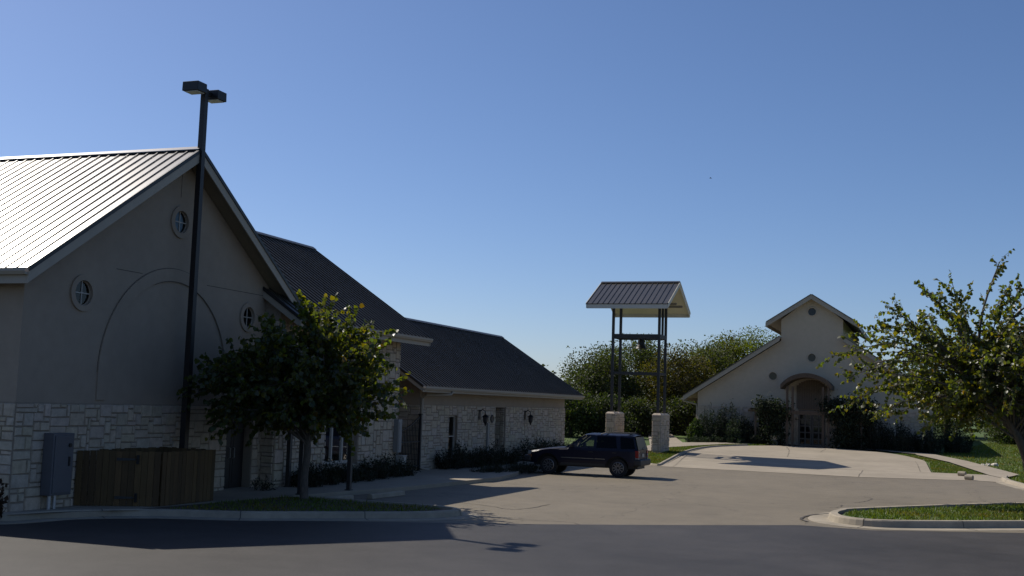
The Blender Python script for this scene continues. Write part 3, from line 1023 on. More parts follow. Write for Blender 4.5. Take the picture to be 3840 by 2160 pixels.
def panel(a, b, name):
    mbp = MB()
    a, b = Vector((a[0], a[1], 0)), Vector((b[0], b[1], 0))
    L = (b - a).length
    n = max(1, int(L / 0.14))
    d = (b - a).normalized()
    nn = Vector((-d.y, d.x, 0))
    for i in range(n):
        p0, p1 = a + d * (L * i / n + 0.004), a + d * (L * (i + 1) / n - 0.004)
        t = rnd.uniform(0.7, 1.15)
        h = ZF + rnd.uniform(-0.012, 0.012)
        o_ = nn * rnd.uniform(-0.006, 0.006)
        vs = [p0 - nn * .009 + o_, p1 - nn * .009 + o_, p1 + nn * .009 + o_, p0 + nn * .009 + o_]
        vs = [v + Vector((0, 0, 0.13)) for v in vs] + [v + Vector((0, 0, h)) for v in vs]
        mbp.add(vs, [(3, 2, 1, 0), (4, 5, 6, 7), (0, 1, 5, 4), (1, 2, 6, 5), (2, 3, 7, 6), (3, 0, 4, 7)], 0, (t, t * rnd.uniform(.95, 1.02), t * .97))
    for z in (0.4, 1.1):
        q = nn * 0.035
        mbp.bar(a + q + Vector((0, 0, z)), b + q + Vector((0, 0, z)), 0.04, 0.09)
    return mbp.build(name, M['cedar'], pen)


panel((-16.45, 22.3), (-16.4, 24.3), 'front_panel')
gp = panel((-18.03, 21.3), (-16.47, 22.26), 'gate_panel')
panel((-16.42, 24.32), (-18.03, 24.4), 'side_panel')
bpn = panel((-17.98, 22.0), (-17.98, 24.36), 'back_panel')
for z in (0.32, 1.18):
    h = MB()
    h.prism([(-16.93, 21.955, z + .02), (-17.28, 21.74, z + .035), (-17.28, 21.74, z - .035), (-16.93, 21.955, z - .02)], (0.008, -0.015, 0))
    h.box(-16.91, 21.95, z - .1, -16.85, 21.98, z + .1)
    h.build('hinge', M['iron'], gp)
for (x, y) in ((-16.52, 22.38), (-16.5, 24.2), (-17.0, 22.1)):
    h = MB()
    h.box(x - .045, y - .045, 0.1, x + .045, y + .045, ZF - .03)
    h.build('post', M['cedar'], pen)

# electrical cabinet
cab = empty('electrical_cabinet', (-17.8, 20.7, 0.1), 'tall grey electrical cabinet on pipes against the stone base of the hall', 'cabinet')
s = MB()
s.box(-18.03, 20.22, 0.42, -17.75, 20.86, 1.76)
s.build('body', M['cabinet'], cab, bevel=0.012)
s = MB()
s.box(-17.747, 20.26, 0.47, -17.725, 20.82, 1.71)
d_ = s.build('door', M['cabinet'], cab, bevel=0.008)
s = MB()
s.box(-17.725, 20.68, 1.05, -17.70, 20.72, 1.25)
s.lathe((-17.725, 20.70, 1.5), (1, 0, 0), [(0.045, 0), (0.045, 0.03)], 12)
s.build('handle', M['iron'], d_)
for y in (20.32, 20.48):
    s = MB()
    s.tube([(-17.86, y, 0.1), (-17.86, y, 0.44)], 0.04, 10)
    s.build('pipe', M['conduit'], cab, smooth=False)

# ---------------------------------------------------------------- lamp post
LX, LY = -17.55, 24.6
lamp = empty('lamp_post', (LX, LY, 0.1), 'tall dark square lamp post with two shoebox heads in front of the hall', 'lamp post')
s = MB()
w0, w1 = 0.082, 0.07
s.hexa([(LX - w0, LY - w0, 0.1), (LX + w0, LY - w0, 0.1), (LX + w0, LY + w0, 0.1), (LX - w0, LY + w0, 0.1),
        (LX - w1, LY - w1, 10.58), (LX + w1, LY - w1, 10.58), (LX + w1, LY + w1, 10.58), (LX - w1, LY + w1, 10.58)])
s.build('pole', M['bronze'], lamp)
s = MB()
s.box(LX - .18, LY - .18, 0.1, LX + .18, LY + .18, 0.16)
s.build('base_plate', M['bronze'], lamp)
for sg in (-1, 1):
    yc = LY + sg * 0.44
    s = MB()
    s.hexa([(LX - .24, yc - .2, 10.38), (LX + .24, yc - .2, 10.38), (LX + .24, yc + .2, 10.38), (LX - .24, yc + .2, 10.38),
            (LX - .235, yc - .195, 10.62), (LX + .235, yc - .195, 10.62), (LX + .235, yc + .195, 10.62), (LX - .235, yc + .195, 10.62)])
    hd = s.build('lamp_head', M['bronze'], lamp, bevel=0.012)
    s = MB()
    s.box(LX - .19, yc - .15, 10.36, LX + .19, yc + .15, 10.377)
    s.build('lens', M['lens'], hd)
    s = MB()
    s.box(LX - .05, LY + sg * .07, 10.44, LX + .05, LY + sg * .25, 10.54)
    s.build('arm', M['bronze'], lamp)

# walkway posts by the stone house
for (x, y, lb) in ((-17.35, 29.4, 'slim dark square post nearest the hall doorway'), (-15.75, 27.35, 'slim dark square post just left of the street tree trunk'),
                   (-15.45, 29.55, 'slim dark square post just right of the street tree trunk')):
    s = MB()
    s.box(x - .06, y - .06, 0.0, x + .06, y + .06, 2.45)
    s.box(x - .09, y - .09, 0.0, x + .09, y + .09, 0.15)
    s.box(x - .07, y - .07, 2.45, x + .07, y + .07, 2.48)
    tag(s.build('metal_post', M['steel'], bevel=0.006), lb, 'post', 'dark square posts along the walk')

# wheel stops
for (x, y, L, lb) in ((-14.75, 27.45, 1.3, 'pale concrete wheel stop next to the street tree'), (-14.3, 29.5, 1.8, 'pale concrete wheel stop on the shaded lot beyond the first one')):
    s = MB()
    pr = [(-.09, 0.006), (.09, 0.006), (.07, .11), (.04, .14), (-.04, .14), (-.07, .11)]
    s.prism([(x + a, y - L / 2, b) for a, b in pr], (0.15, L, 0))
    tag(s.build('wheel_stop', M['kerb'], bevel=0.01), lb, 'wheel stop', 'concrete wheel stops')

# ---------------------------------------------------------------- bell tower
TX0, TX1, TY0, TY1 = -16.84, -14.16, 63.75, 65.45
gz0 = 0.2
tower = empty('bell_tower', (-15.3, 64.6, gz0), 'open steel bell tower with metal gable roof on two stone piers', 'bell tower')
for x in (TX0, TX1):
    s = MB()
    mo = MB()
    x0, x1, y0, y1 = x - .24, x + .24, 63.45, 65.7
    mo.box(x0, y0, 0.0, x1, y1, 2.36)
    stones(s, (x0, y0 - .0, 0.0), (1, 0, 0), (0, 0, 1), (0, -1, 0), x1 - x0, 2.38, seed=int(x * 10) + 40, big=(2, 4), cell=0.12)
    stones(s, (x1, y0, 0.0), (0, 1, 0), (0, 0, 1), (1, 0, 0), y1 - y0, 2.38, seed=int(x * 10) + 41, big=(2, 4), cell=0.12)
    stones(s, (x0, y1, 0.0), (0, -1, 0), (0, 0, 1), (-1, 0, 0), y1 - y0, 2.38, seed=int(x * 10) + 42, big=(2, 4), cell=0.12)
    for yy in ((y0, (y0 + y1) / 2 - .02), ((y0 + y1) / 2 + .02, y1)):
        a, b = yy
        s.hexa([(x0 - .03, a - .03, 2.36), (x1 + .03, a - .03, 2.36), (x1 + .03, b + .03, 2.36), (x0 - .03, b + .03, 2.36),
                (x0 + .08, a + .1, 2.46), (x1 - .08, a + .1, 2.46), (x1 - .08, b - .1, 2.46), (x0 + .08, b - .1, 2.46)])
    pr = s.build('stone_pier', M['stone'], tower)
    mo.build('mortar', M['mortar'], pr)
    for y in (TY0, TY1):
        s = MB()
        s.box(x - .07, y - .07, 2.44, x + .07, y + .07, 8.70)
        s.build('post', M['steel'], tower)
for z, h in ((6.78, 0.24), (4.68, 0.13)):
    s = MB()
    for y in (TY0, TY1):
        s.box(TX0 + .072, y - .06, z - h / 2, TX1 - .072, y + .06, z + h / 2)
    for x in (TX0, TX1):
        s.box(x - .06, TY0 + .072, z - h / 2, x + .06, TY1 - .072, z + h / 2)
    s.build('beam', M['steel'], tower)
s = MB()
s.box(TX1 - .06, 64.54, 6.9, TX1 + .06, 64.66, 9.5)
s.build('king_post', M['steel'], tower)
roof(tower, (1, 0, 0), (0, 1, 0), (-17.72, 64.2, 0), 0, 4.6, 9.90, 3.12, 8.40, 3.12, 8.40, gutters=(), fas=0.2, seam=0.3, t=0.05, trim='pale_board', soff='pale_board', fasm='pale_board')
s = MB()
for y in (TY0, TY1):
    s.box(-17.6, y - .06, 8.55, -13.2, y + .06, 8.68)
s.box(-17.6, 64.14, 9.45, -13.2, 64.26, 9.62)
s.build('rafter', M['soffit'], tower)
s = MB()
s.lathe((-15.4, 64.6, 6.80), (0, 0, -1), [(0.05, 0), (0.07, 0.14), (0.17, 0.16), (0.19, 0.28), (0.21, 0.46), (0.29, 0.62), (0.33, 0.68), (0.27, 0.67)], 24)
s.tube([(-15.4, 64.6, 6.3), (-15.4, 64.6, 5.95)], 0.03, 8)
b_ = s.build('bell', M['bell'], tower, smooth=False)
s = MB()
s.box(-15.48, 63.82, 6.66, -15.32, 65.38, 6.74)
s.build('bell_bracket', M['steel'], tower)

# ---------------------------------------------------------------- chapel
YH, XC = 79.4, -7.2
chapel = empty('chapel', (XC, YH, 0.6), 'white gabled chapel with raised clerestory and round windows at the end of the drive', 'chapel')
HW = 7.65
zl = lambda q: 7.78 - 0.642 * (abs(q) - 2.0) - 0.2
mb = MB()
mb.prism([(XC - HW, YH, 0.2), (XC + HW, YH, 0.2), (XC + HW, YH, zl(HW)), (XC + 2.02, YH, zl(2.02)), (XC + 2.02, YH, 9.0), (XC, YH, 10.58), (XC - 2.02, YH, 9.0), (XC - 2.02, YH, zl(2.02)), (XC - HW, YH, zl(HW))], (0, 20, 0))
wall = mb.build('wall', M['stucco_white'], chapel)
ct = MB()
CW = ((-7.2, 9.55), (-7.2, 6.45), (-9.75, 5.16), (-4.68, 5.16))
for x, z in CW:
    ct.lathe((x, YH - .1, z), (0, 1, 0), [(0.29, 0), (0.29, 0.7)], 32)
ct.box(-8.05, YH - .3, 0.55, -6.3, YH + 0.5, 2.95)
ct.box(-10.75, YH - .3, 0.95, -9.55, YH + .5, 2.75)
ct.box(-4.45, YH - .3, 0.95, -3.35, YH + .5, 2.75)
cut(wall, ct)
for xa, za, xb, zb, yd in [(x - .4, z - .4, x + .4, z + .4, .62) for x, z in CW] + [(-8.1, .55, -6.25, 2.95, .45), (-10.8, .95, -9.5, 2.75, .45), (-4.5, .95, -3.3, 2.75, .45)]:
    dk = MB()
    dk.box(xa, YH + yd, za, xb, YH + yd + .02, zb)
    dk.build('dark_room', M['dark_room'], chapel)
for x, z in CW:
    round_window(chapel, (x, YH, z), (0, -1, 0), 0.27, 0.05, bars=False, ring_m=M['stucco_white'])
rect_window(chapel, YH, 'y', (-10.75, 0.95), (-9.55, 2.75), -1, cols=2, fw=0.07)
rect_window(chapel, YH, 'y', (-4.45, 0.95), (-3.35, 2.75), -1, cols=2, fw=0.07)
for x0, x1 in ((-8.03, -7.19), (-7.16, -6.32)):
    w = rect_window(chapel, YH, 'y', (x0, 0.6), (x1, 2.72), -1, rows=5, cols=2, fw=0.09, name='door', frame=M['door_paint'], sill=False)
s = MB()
s.box(-8.05, YH + .05, 2.73, -6.3, YH + .15, 2.95)
s.build('door_head', M['door_paint'], chapel)
st, mo = MB(), MB()
HS = 2.55
for a, b in ((XC - HW, -10.76), (-9.54, -8.06), (-6.29, -4.46), (-3.34, XC + HW)):
    st, mo = MB(), MB()
    mo.box(a, YH - .02, 0.3, b, YH + .01, 0.5 + HS)
    stones(st, (a, YH - .02, 0.5), (1, 0, 0), (0, 0, 1), (0, -1, 0), b - a, HS, seed=int(a * 10) + 300, cell=0.12, j=.008)
    sb = st.build('stone_base', M['stone'], chapel)
    mo.build('mortar', M['stone'], sb)


def rake(mb, mt, p0, p1, depth, h=0.30, out=0.0):
    """sloping roof slab edge: fascia along the front"""
    p0, p1 = Vector(p0), Vector(p1)
    dn = Vector((0, 0, -h))
    mb.hexa([p0 + dn, p1 + dn, p1 + dn + Vector((0, .06, 0)), p0 + dn + Vector((0, .06, 0)), p0, p1, p1 + Vector((0, .06, 0)), p0 + Vector((0, .06, 0))])


fb, rf, sf = MB(), MB(), MB()
YR = YH - 0.55
edges = []
for sg in (-1, 1):
    edges.append(((XC + sg * 2.06, 7.84), (XC + sg * 8.55, 3.66)))
    edges.append(((XC, 10.66), (XC + sg * 2.97, 8.78)))
for (xa, za), (xb, zb) in edges:
    a, b = Vector((xa, YR, za)), Vector((xb, YR, zb))
    rake(fb, None, a, b, 20)
    L = Vector((0, 20.6, 0))
    sl = (b - a).normalized()
    nn = Vector((-sl.z, 0, sl.x))
    if nn.z < 0: nn = -nn
    up = nn * 0.03
    st_ = Vector((0, -.03, 0))
    rf.hexa([a + st_, b + st_, b + L, a + L, a + up + st_, b + up + st_, b + L + up, a + L + up])
    for i in range(52):
        y = i * 0.4 + .05
        rf.bar(a + Vector((0, y, 0)) + nn * .045, b + Vector((0, y, 0)) + nn * .045, .03, .04, nn)
    t = nn * -0.12
    yy = Vector((0, .065, 0))
    sf.hexa([a + yy + t, b + yy + t, b + L + t, a + L + t, a + yy - nn * .004, b + yy - nn * .004, b + L - nn * .004, a + L - nn * .004])
    # eave fascia
    fb.box(b.x - .05 if b.x < XC else b.x, YR + .07, b.z - .30, b.x if b.x < XC else b.x + .05, YR + 20, b.z - .01)
rf.build('roof', M['roof'], chapel)
sf.build('soffit', M['fascia'], chapel)
fb.build('fascia', M['fascia'], chapel)
s = MB()
s.prism([(XC - 8.62, YR + .1, 3.4), (XC - 8.72, YR + .1, 3.4), (XC - 8.74, YR + .1, 3.52), (XC - 8.62, YR + .1, 3.52)], (0, 20, 0))
s.build('gutter', M['fascia'], chapel)
s = MB()
s.tube([(XC - 8.65, YR + .3, 3.42), (XC - 8.6, YR + .35, 3.32), (XC - 7.75, YH + .1, 3.1), (XC - 7.72, YH + .1, 2.9), (XC - 7.72, YH + .1, 0.7)], 0.05, 8)
s.build('downspout', M['fascia'], chapel)
# boarded wall under the porch arch
s = MB()
for i in range(13):
    x = -8.18 + i * .153
    q = max(.05, 1 - ((x + .076 + 7.2) / 1.15) ** 2)
    s.box(x, YH - .045, 2.97, x + .145, YH - .005, 4.0 + .95 * math.sqrt(q))
s.build('porch_boarding', M['porch_wood'], chapel)
# arched porch canopy
s = MB()
n = 18
pts = []
for i in range(n + 1):
    a = math.pi * (0.19 + 0.62 * i / n)
    pts.append((XC - 0.15 + 1.98 * math.cos(a) / math.cos(math.pi * 0.19) * 0.82, 3.55 + 1.78 * math.sin(a)))
for i in range(n):
    (xa, za), (xb, zb) = pts[i], pts[i + 1]
    s.hexa([(xa, 77.0, za - .28), (xb, 77.0, zb - .28), (xb, YH - .01, zb - .28), (xa, YH - .01, za - .28), (xa, 77.0, za), (xb, 77.0, zb), (xb, YH - .01, zb), (xa, YH - .01, za)])
s.build('porch_canopy', M['old_wood'], chapel)
for x in (-8.55, -8.2, -6.28, -5.93):
    s = MB()
    s.box(x - .07, 77.15, 0.5, x + .07, 77.3, 4.45)
    s.build('porch_post', M['old_wood'], chapel)
s = MB()
s.box(-11.1, 77.3, 2.72, -9.0, 77.42, 2.86)
s.box(-11.0, 78.4, 2.72, -9.0, 78.52, 2.86)
s.box(-5.5, 77.3, 2.72, -3.4, 77.42, 2.86)
for i in range(7):
    s.box(-10.95 + i * .32, 77.0, 2.87, -10.9 + i * .32, YH - .03, 2.97)
    s.box(-5.45 + i * .32, 77.0, 2.87, -5.4 + i * .32, YH - .03, 2.97)
s.box(-8.6, 77.1, 2.62, -5.9, 77.22, 2.86)
s.build('trellis', M['old_wood'], chapel)
for x in (-10.6, -3.9):
    s = MB()
    s.box(x - .06, 77.3, 0.5, x + .06, 77.42, 2.71)
    s.build('trellis_post', M['old_wood'], chapel)

s = MB()
s.lathe((-9.35, 77.3, 0.55), (0, 0, 1), [(0.24, 0), (0.26, 0.06), (0.2, 0.1), (0.22, 0.2), (0.30, 0.5), (0.33, 0.62), (0.33, 0.67), (0.27, 0.67), (0.25, 0.6)], 20)
tag(s.build('planter_urn', M['urn'], smooth=False), 'pale stone planter urn beside the porch of the chapel', 'urn')
for (x, y, sc, lb) in ((2.94, 68.4, .12, 'smallest pale rock on the right lawn'), (3.2, 68.6, .16, 'middle pale rock on the right lawn'), (3.55, 68.7, .2, 'largest pale rock on the right lawn')):
    s = MB()
    r = random.Random(int(sc * 100))
    prof = [(0.02, -0.05), (sc, 0), (sc * .9, sc * .5), (sc * .5, sc * .8), (0.02, sc * .85)]
    s.lathe((x, y, zg(x, y) - .05), (0, 0, 1), prof, 9)
    s.v = [(a + r.uniform(-.03, .03), b + r.uniform(-.03, .03), c + r.uniform(-.02, .02)) for a, b, c in s.v]
    tag(s.build('rock', M['rock']), lb, 'rock', 'pale rocks on the right lawn')
for (x, y, lb) in ((1.75, 58.6, 'round ended concrete kerb block farther up the footpath corner'), (1.95, 55.2, 'round ended concrete kerb block at the edge of the lot')):
    s = MB()
    s.tube([(x - .32, y + .14, zg(x, y) + .11), (x, y, zg(x, y) + .11)], .115, 14)
    tag(s.build('kerb_block', M['kerb'], bevel=.01), lb, 'concrete block', 'round ended kerb blocks')


# ---------------------------------------------------------------- foliage
class Leaves:
    """many small folded leaves as one mesh"""
    H = np.array([(0, 0, 0), (-.42, .10, .10), (-.48, .48, .12), (0, 1.0, 0), (.48, .48, .12), (.42, .10, .10)], dtype=np.float64)
    HF = [(0, 3, 2, 1), (0, 5, 4, 3)]
    N = np.array([(-.16, 0, 0), (.16, 0, 0), (.02, 1, .05)], dtype=np.float64)
    NF = [(0, 1, 2)]
    D = np.array([(0, 0, 0), (-.35, .5, .08), (0, 1, 0), (.35, .5, .08)], dtype=np.float64)
    DF = [(0, 2, 1), (0, 3, 2)]

    def __init__(self, shape='H', seed=1):
        self.t = getattr(self, shape)
        self.tf = getattr(self, shape + 'F')
        self.p, self.d, self.n, self.s, self.c = [], [], [], [], []
        self.rng = np.random.default_rng(seed)

    def put(self, p, d, n, s, c):
        self.p.append(p); self.d.append(d); self.n.append(n); self.s.append(s); self.c.append(c)

    def many(self, P, D, N, S, C):
        self.p.extend(P); self.d.extend(D); self.n.extend(N); self.s.extend(S); self.c.extend(C)

    def build(self, name, m, parent, kind=None):
        P, D, N = np.array(self.p), np.array(self.d), np.array(self.n)
        S, C = np.array(self.s), np.array(self.c)
        D /= np.linalg.norm(D, axis=1)[:, None] + 1e-9
        X = np.cross(D, N)
        X /= np.linalg.norm(X, axis=1)[:, None] + 1e-9
        Z = np.cross(X, D)
        t = self.t
        V = P[:, None, :] + S[:, None, None] * (t[None, :, 0:1] * X[:, None, :] + t[None, :, 1:2] * D[:, None, :] + t[None, :, 2:3] * Z[:, None, :])
        nl, nv = len(P), len(t)
        off = origin_of(parent)
        V = V.reshape(-1, 3) - np.array(off)
        F = []
        k = len(self.tf[0])
        base = (np.arange(nl) * nv)[:, None, None] + np.array(self.tf)[None]
        F = base.reshape(-1, k)
        me = bpy.data.meshes.new(name)
        me.vertices.add(len(V))
        me.vertices.foreach_set('co', V.ravel())
        me.loops.add(F.size)
        me.loops.foreach_set('vertex_index', F.ravel())
        me.polygons.add(len(F))
        me.polygons.foreach_set('loop_start', np.arange(len(F)) * k)
        me.polygons.foreach_set('loop_total', np.full(len(F), k))
        me.materials.append(m)
        ca = me.attributes.new('tint', 'FLOAT_COLOR', 'POINT')
        buf = np.ones((nl, nv, 4), dtype=np.float32)
        buf[:, :, :3] = C[:, None, :]
        ca.data.foreach_set('color', buf.ravel())
        me.update()
        me.validate()
        o = bpy.data.objects.new(name, me)
        COL.objects.link(o)
        if parent is not None: o.parent = parent
        if kind: o['kind'] = kind
        return o


def rvec(r):
    while True:
        v = Vector((r.uniform(-1, 1), r.uniform(-1, 1), r.uniform(-1, 1)))
        if 0.01 < v.length < 1: return v.normalized()


def leaf_tint(r, yel=0.12):
    t = r.uniform(0.65, 1.25)
    q = r.random()
    if q < yel: return (t * 1.9, t * 1.35, t * 0.7)
    if q < yel * 1.2: return (t * 1.6, t * 0.85, t * 0.6)
    return (t * r.uniform(.85, 1.15), t, t * r.uniform(.8, 1.1))


def redbud(name, label, trunk, forks, cc, cr, nlimb, seed, leaf=0.105, twigs=9, yel=0.12, rad0=0.12, extra=(), dens=1.0, zspan=1.62, cap=None):
    """street tree: tapered trunk, limbs reaching for the crown surface, twigs carrying single leaves"""
    r = random.Random(seed)
    base = Vector(trunk[0])
    root = empty(name, base, label, 'tree')
    wood = MB()
    tp = [Vector(p) for p in sm3(trunk, 5)]
    n = len(tp)
    wood.tube(tp, [rad0 * (1.35 if i == 0 else 1 - 0.45 * i / n) for i in range(n)], 10)
    lv = Leaves('H', seed)
    cc, cr = Vector(cc), Vector(cr)
    targets = []
    g = (1 + 5 ** .5) / 2
    for i in range(nlimb):
        z = 1 - (i + .5) / nlimb * zspan
        a = 2 * math.pi * i / g + r.uniform(-.25, .25)
        q = math.sqrt(max(0, 1 - z * z))
        k = r.uniform(0.72, 1.05)
        targets.append(cc + Vector((q * math.cos(a) * cr.x, q * math.sin(a) * cr.y, z * cr.z)) * k)
    for i in range(int(nlimb * .5)):
        d = rvec(r)
        targets.append(cc + Vector((d.x * cr.x, d.y * cr.y, d.z * cr.z)) * r.uniform(.25, .6))
    targets += [Vector(t) for t in extra]
    if cap:
        for t in targets: t.z = min(t.z, cap(t))
    for t in targets:
        f = tp[min(n - 1, int(n * r.uniform(forks, 0.99)))]
        d = t - f
        L = d.length
        midp = f + d * .5 + Vector((0, 0, 0.12 * L)) + rvec(r) * 0.10 * L
        path = sm3([f, midp, t + rvec(r) * .1], 6)
        path = [Vector(p) for p in path]
        m = len(path)
        rb = min(rad0 * .42, 0.014 * L + 0.008) if len(lv.p) == 0 or r.random() < .12 else min(.028, .006 * L + .006)
        wood.tube(path, [rb * (1 - .85 * i / (m - 1)) + .004 for i in range(m)], 6, cap=False)
        for k in range(twigs):
            s = 0.3 + 0.7 * (k + r.random()) / twigs
            i = min(m - 2, int(s * (m - 1)))
            p = path[i].lerp(path[i + 1], s * (m - 1) - i)
            out = ((path[i + 1] - path[i]).normalized() * .7 + rvec(r) * .75 + (p - cc).normalized() * .35 + Vector((0, 0, .12)))
            out.normalize()
            tl = r.uniform(.35, .85) * (0.75 if s < .6 else 1)
            e = p + out * tl + Vector((0, 0, -.08 * tl))
            mm = (p + e) / 2 + rvec(r) * .05
            tw = [p, mm, e]
            wood.tube(tw, [.007, .005, .003], 4, cap=False)
            nl = max(3, int(tl / 0.055 * dens))
            for q in range(nl):
                u = (q + r.random()) / nl
                c = p.lerp(mm, u * 2) if u < .5 else mm.lerp(e, u * 2 - 1)
                dr = (rvec(r) * .8 + out * .3 + Vector((0, 0, -.75)))
                c = c + rvec(r) * .03
                lv.put(tuple(c), tuple(dr.normalized()), tuple((rvec(r) + Vector((0, 0, .6))).normalized()), leaf * r.uniform(.7, 1.2), leaf_tint(r, yel))
    wood.build('trunk', M['bark'], root, smooth=True)
    lv.build('crown', M['redbud_leaf'], root)
    return root


def sm3(pts, n):
    out = []
    N = len(pts)
    P = [Vector(p) for p in pts]
    g = lambda k: P[max(0, min(N - 1, k))]
    for i in range(N - 1):
        p0, p1, p2, p3 = g(i - 1), g(i), g(i + 1), g(i + 2)
        for k in range(n):
            t = k / n
            out.append(0.5 * (2 * p1 + (p2 - p0) * t + (2 * p0 - 5 * p1 + 4 * p2 - p3) * t * t + (3 * p1 - p0 - 3 * p2 + p3) * t ** 3))
    out.append(P[-1])
    return out


redbud('street_tree', 'bushy round street tree on the shaded island in front of the stone house',
       [(-14.9, 26.1, 0.1), (-14.93, 26.1, 0.7), (-14.88, 26.12, 1.3), (-14.95, 26.15, 1.9), (-15.05, 26.2, 2.8)], 0.55,
       (-15.42, 26.1, 3.22), (2.5, 2.4, 1.78), 92, 21, leaf=0.125, twigs=14, yel=0.10, rad0=0.115, dens=1.1, zspan=1.75,
       cap=lambda t: max(2.6, 3.85 + .8 * ((t.x + 14.9) * .94 + (t.y - 26.1) * .34 + 1.5)),
       extra=[(-14.6, 26.3, 4.95), (-14.2, 26.6, 4.7), (-14.9, 26.0, 4.85)])

redbud('island_tree', 'wide spreading tree with leaning trunk on the sunlit grass island at the right',
       [(2.95, 38.4, 0.1), (2.93, 38.4, 1.1), (2.75, 38.35, 1.9), (2.35, 38.2, 2.7), (1.7, 38.0, 3.5), (1.2, 37.9, 4.3)], 0.42,
       (2.75, 38.1, 4.4), (4.85, 4.4, 2.3), 108, 33, leaf=0.118, twigs=13, yel=0.14, rad0=0.15, dens=1.05, zspan=1.85,
       extra=[(-2.2, 37.4, 3.2), (-1.5, 36.8, 2.8), (-0.8, 37.5, 2.9), (0.2, 36.8, 2.6), (1.0, 37.2, 2.7), (-1.8, 37.8, 3.6), (-0.4, 36.4, 3.3), (-2.7, 37.2, 4.6), (-2.2, 36.8, 3.9), (-0.9, 37.6, 6.1), (0.8, 37.7, 6.9), (2.2, 37.9, 7.5), (0.0, 37.3, 6.4), (-2.0, 37.2, 5.3)])


def bigtree(name, label, x, y, h, rx, ry, rz, zc, n, seed, tint=(1, 1, 1), leaf=0.2, group='trees behind the buildings', clumps=64, trunk=0.3):
    """background tree: trunk, limbs and a crown of leaf clumps with gaps"""
    X, Y = cw(x, y)
    z0 = zg(X, Y) - .1
    r = random.Random(seed)
    root = empty(name, (X, Y, z0), label, 'tree', group)
    rng = np.random.default_rng(seed)
    wood = MB()
    c = Vector((X, Y, z0 + zc))
    wood.tube([(X, Y, z0), (X + .1, Y, z0 + zc * .35), (X, Y + .1, z0 + zc * .7), (X, Y, z0 + zc)], [trunk, trunk * .8, trunk * .6, trunk * .3], 8)
    lv = Leaves('D', seed)
    per = int(n * 1.3) // clumps
    for i in range(clumps):
        d = rvec(r)
        k = r.uniform(.4, .95) ** .6
        q = c + Vector((d.x * rx, d.y * ry, d.z * rz)) * k
        cr = r.uniform(.16, .30) * min(rx, rz) + .25
        st = Vector((X, Y, z0 + zc * r.uniform(.3, .9)))
        wood.tube([st, st.lerp(q, .5) + Vector((0, 0, .3)), q], [trunk * .25, trunk * .14, .02], 5, cap=False)
        g = np.clip(rng.normal(size=(per, 3)), -1.7, 1.7) * np.array([cr, cr, cr * .75]) * .62
        P = np.array(q) + g
        D = rng.normal(size=(per, 3)) + g * 1.2 + np.array([0, 0, -.2])
        N = rng.normal(size=(per, 3)) + np.array([0, 0, .8])
        S = leaf * rng.uniform(.6, 1.3, per)
        ct = r.uniform(.7, 1.3)
        C = (ct * rng.uniform(.7, 1.3, (per, 1))) * np.array(tint) * np.column_stack([rng.uniform(.85, 1.25, per), np.ones(per), rng.uniform(.8, 1.1, per)])
        lv.many(P.tolist(), D.tolist(), N.tolist(), S.tolist(), C.tolist())
    wood.build('trunk', M['bark'], root, smooth=True)
    lv.build('crown', M['oak_leaf'], root)


BT = [  # camera-aligned x, y, rx, ry, rz, height of the crown centre, leaves, tint
    (6.9, 90, 0, 2.9, 3.0, 2.9, 3.2, 15000, (.85, .95, .85), 'broad dark oak directly left of the bell tower posts'),
    (10.3, 96, 0, 3.3, 3.3, 3.7, 4.1, 16000, (.9, 1.0, .9), 'tall dark oak straight behind the hanging bell'),
    (13.2, 91, 0, 2.7, 2.8, 3.0, 3.4, 13000, (1.35, 1.05, .6), 'brownish oak right of the bell tower, behind its stone pier'),
    (16.3, 96, 0, 3.0, 3.0, 3.3, 4.0, 14000, (1.0, 1.1, .8), 'green tree midway between bell tower and chapel roof'),
    (18.8, 100, 0, 3.0, 3.0, 3.4, 4.7, 13000, (1.9, 1.9, .8), 'pale yellow green tree rising behind the left slope of the chapel roof'),
    (22.3, 104, 0, 3.0, 3.0, 3.6, 5.4, 12000, (1.6, 1.8, .9), 'light green tree partly hidden by the clerestory of the chapel'),
    (36.5, 96, 0, 4.5, 4, 4.0, 4.2, 14000, (.8, 1.0, .85), 'dark tree behind the right end of the chapel'),
    (41.5, 93, 0, 4.2, 4, 3.6, 3.8, 14000, (.85, 1.0, .9), 'dark tree at the far edge of the right lawn'),
    (46.5, 97, 0, 4.5, 4, 4.2, 4.4, 12000, (.9, 1.05, .9), 'dark tree at the right border of the photo behind the leaning trunk'),
    (4.2, 79, 0, 1.5, 1.5, 1.7, 1.5, 6500, (.9, 1.1, .8), 'low bushy young oak just right of the low wing corner'),
    (6.6, 80, 0, 1.7, 1.5, 1.5, 1.2, 6500, (.7, .85, .75), 'low dark thicket tree behind the left stone pier'),
    (9.4, 83, 0, 1.8, 1.6, 1.4, 1.2, 6000, (.7, .8, .7), 'low dark thicket tree between the two stone piers'),
    (13.4, 86, 0, 1.8, 1.6, 1.5, 1.3, 6000, (.75, .85, .7), 'low dark thicket tree right of the right stone pier'),
    (16.0, 86, 0, 1.7, 1.6, 1.6, 1.4, 6000, (.7, .85, .7), 'low dark thicket tree at the left corner of the chapel'),
    (39.0, 88, 0, 2.4, 2, 1.7, 1.5, 8000, (.9, 1.15, 1.0), 'rounded green bush tree at the back of the right lawn'),
    (44.5, 90, 0, 2.6, 2, 1.8, 1.5, 8000, (.8, 1.0, .9), 'rounded dark bush tree at the right border of the lawn'),
]
for i, (x, y, h, rx_, ry_, rz_, zc, n, tn, lb) in enumerate(BT):
    bigtree('oak_tree', lb, x, y, h, rx_, ry_, rz_, zc, n, 100 + i, tn, leaf=0.17)
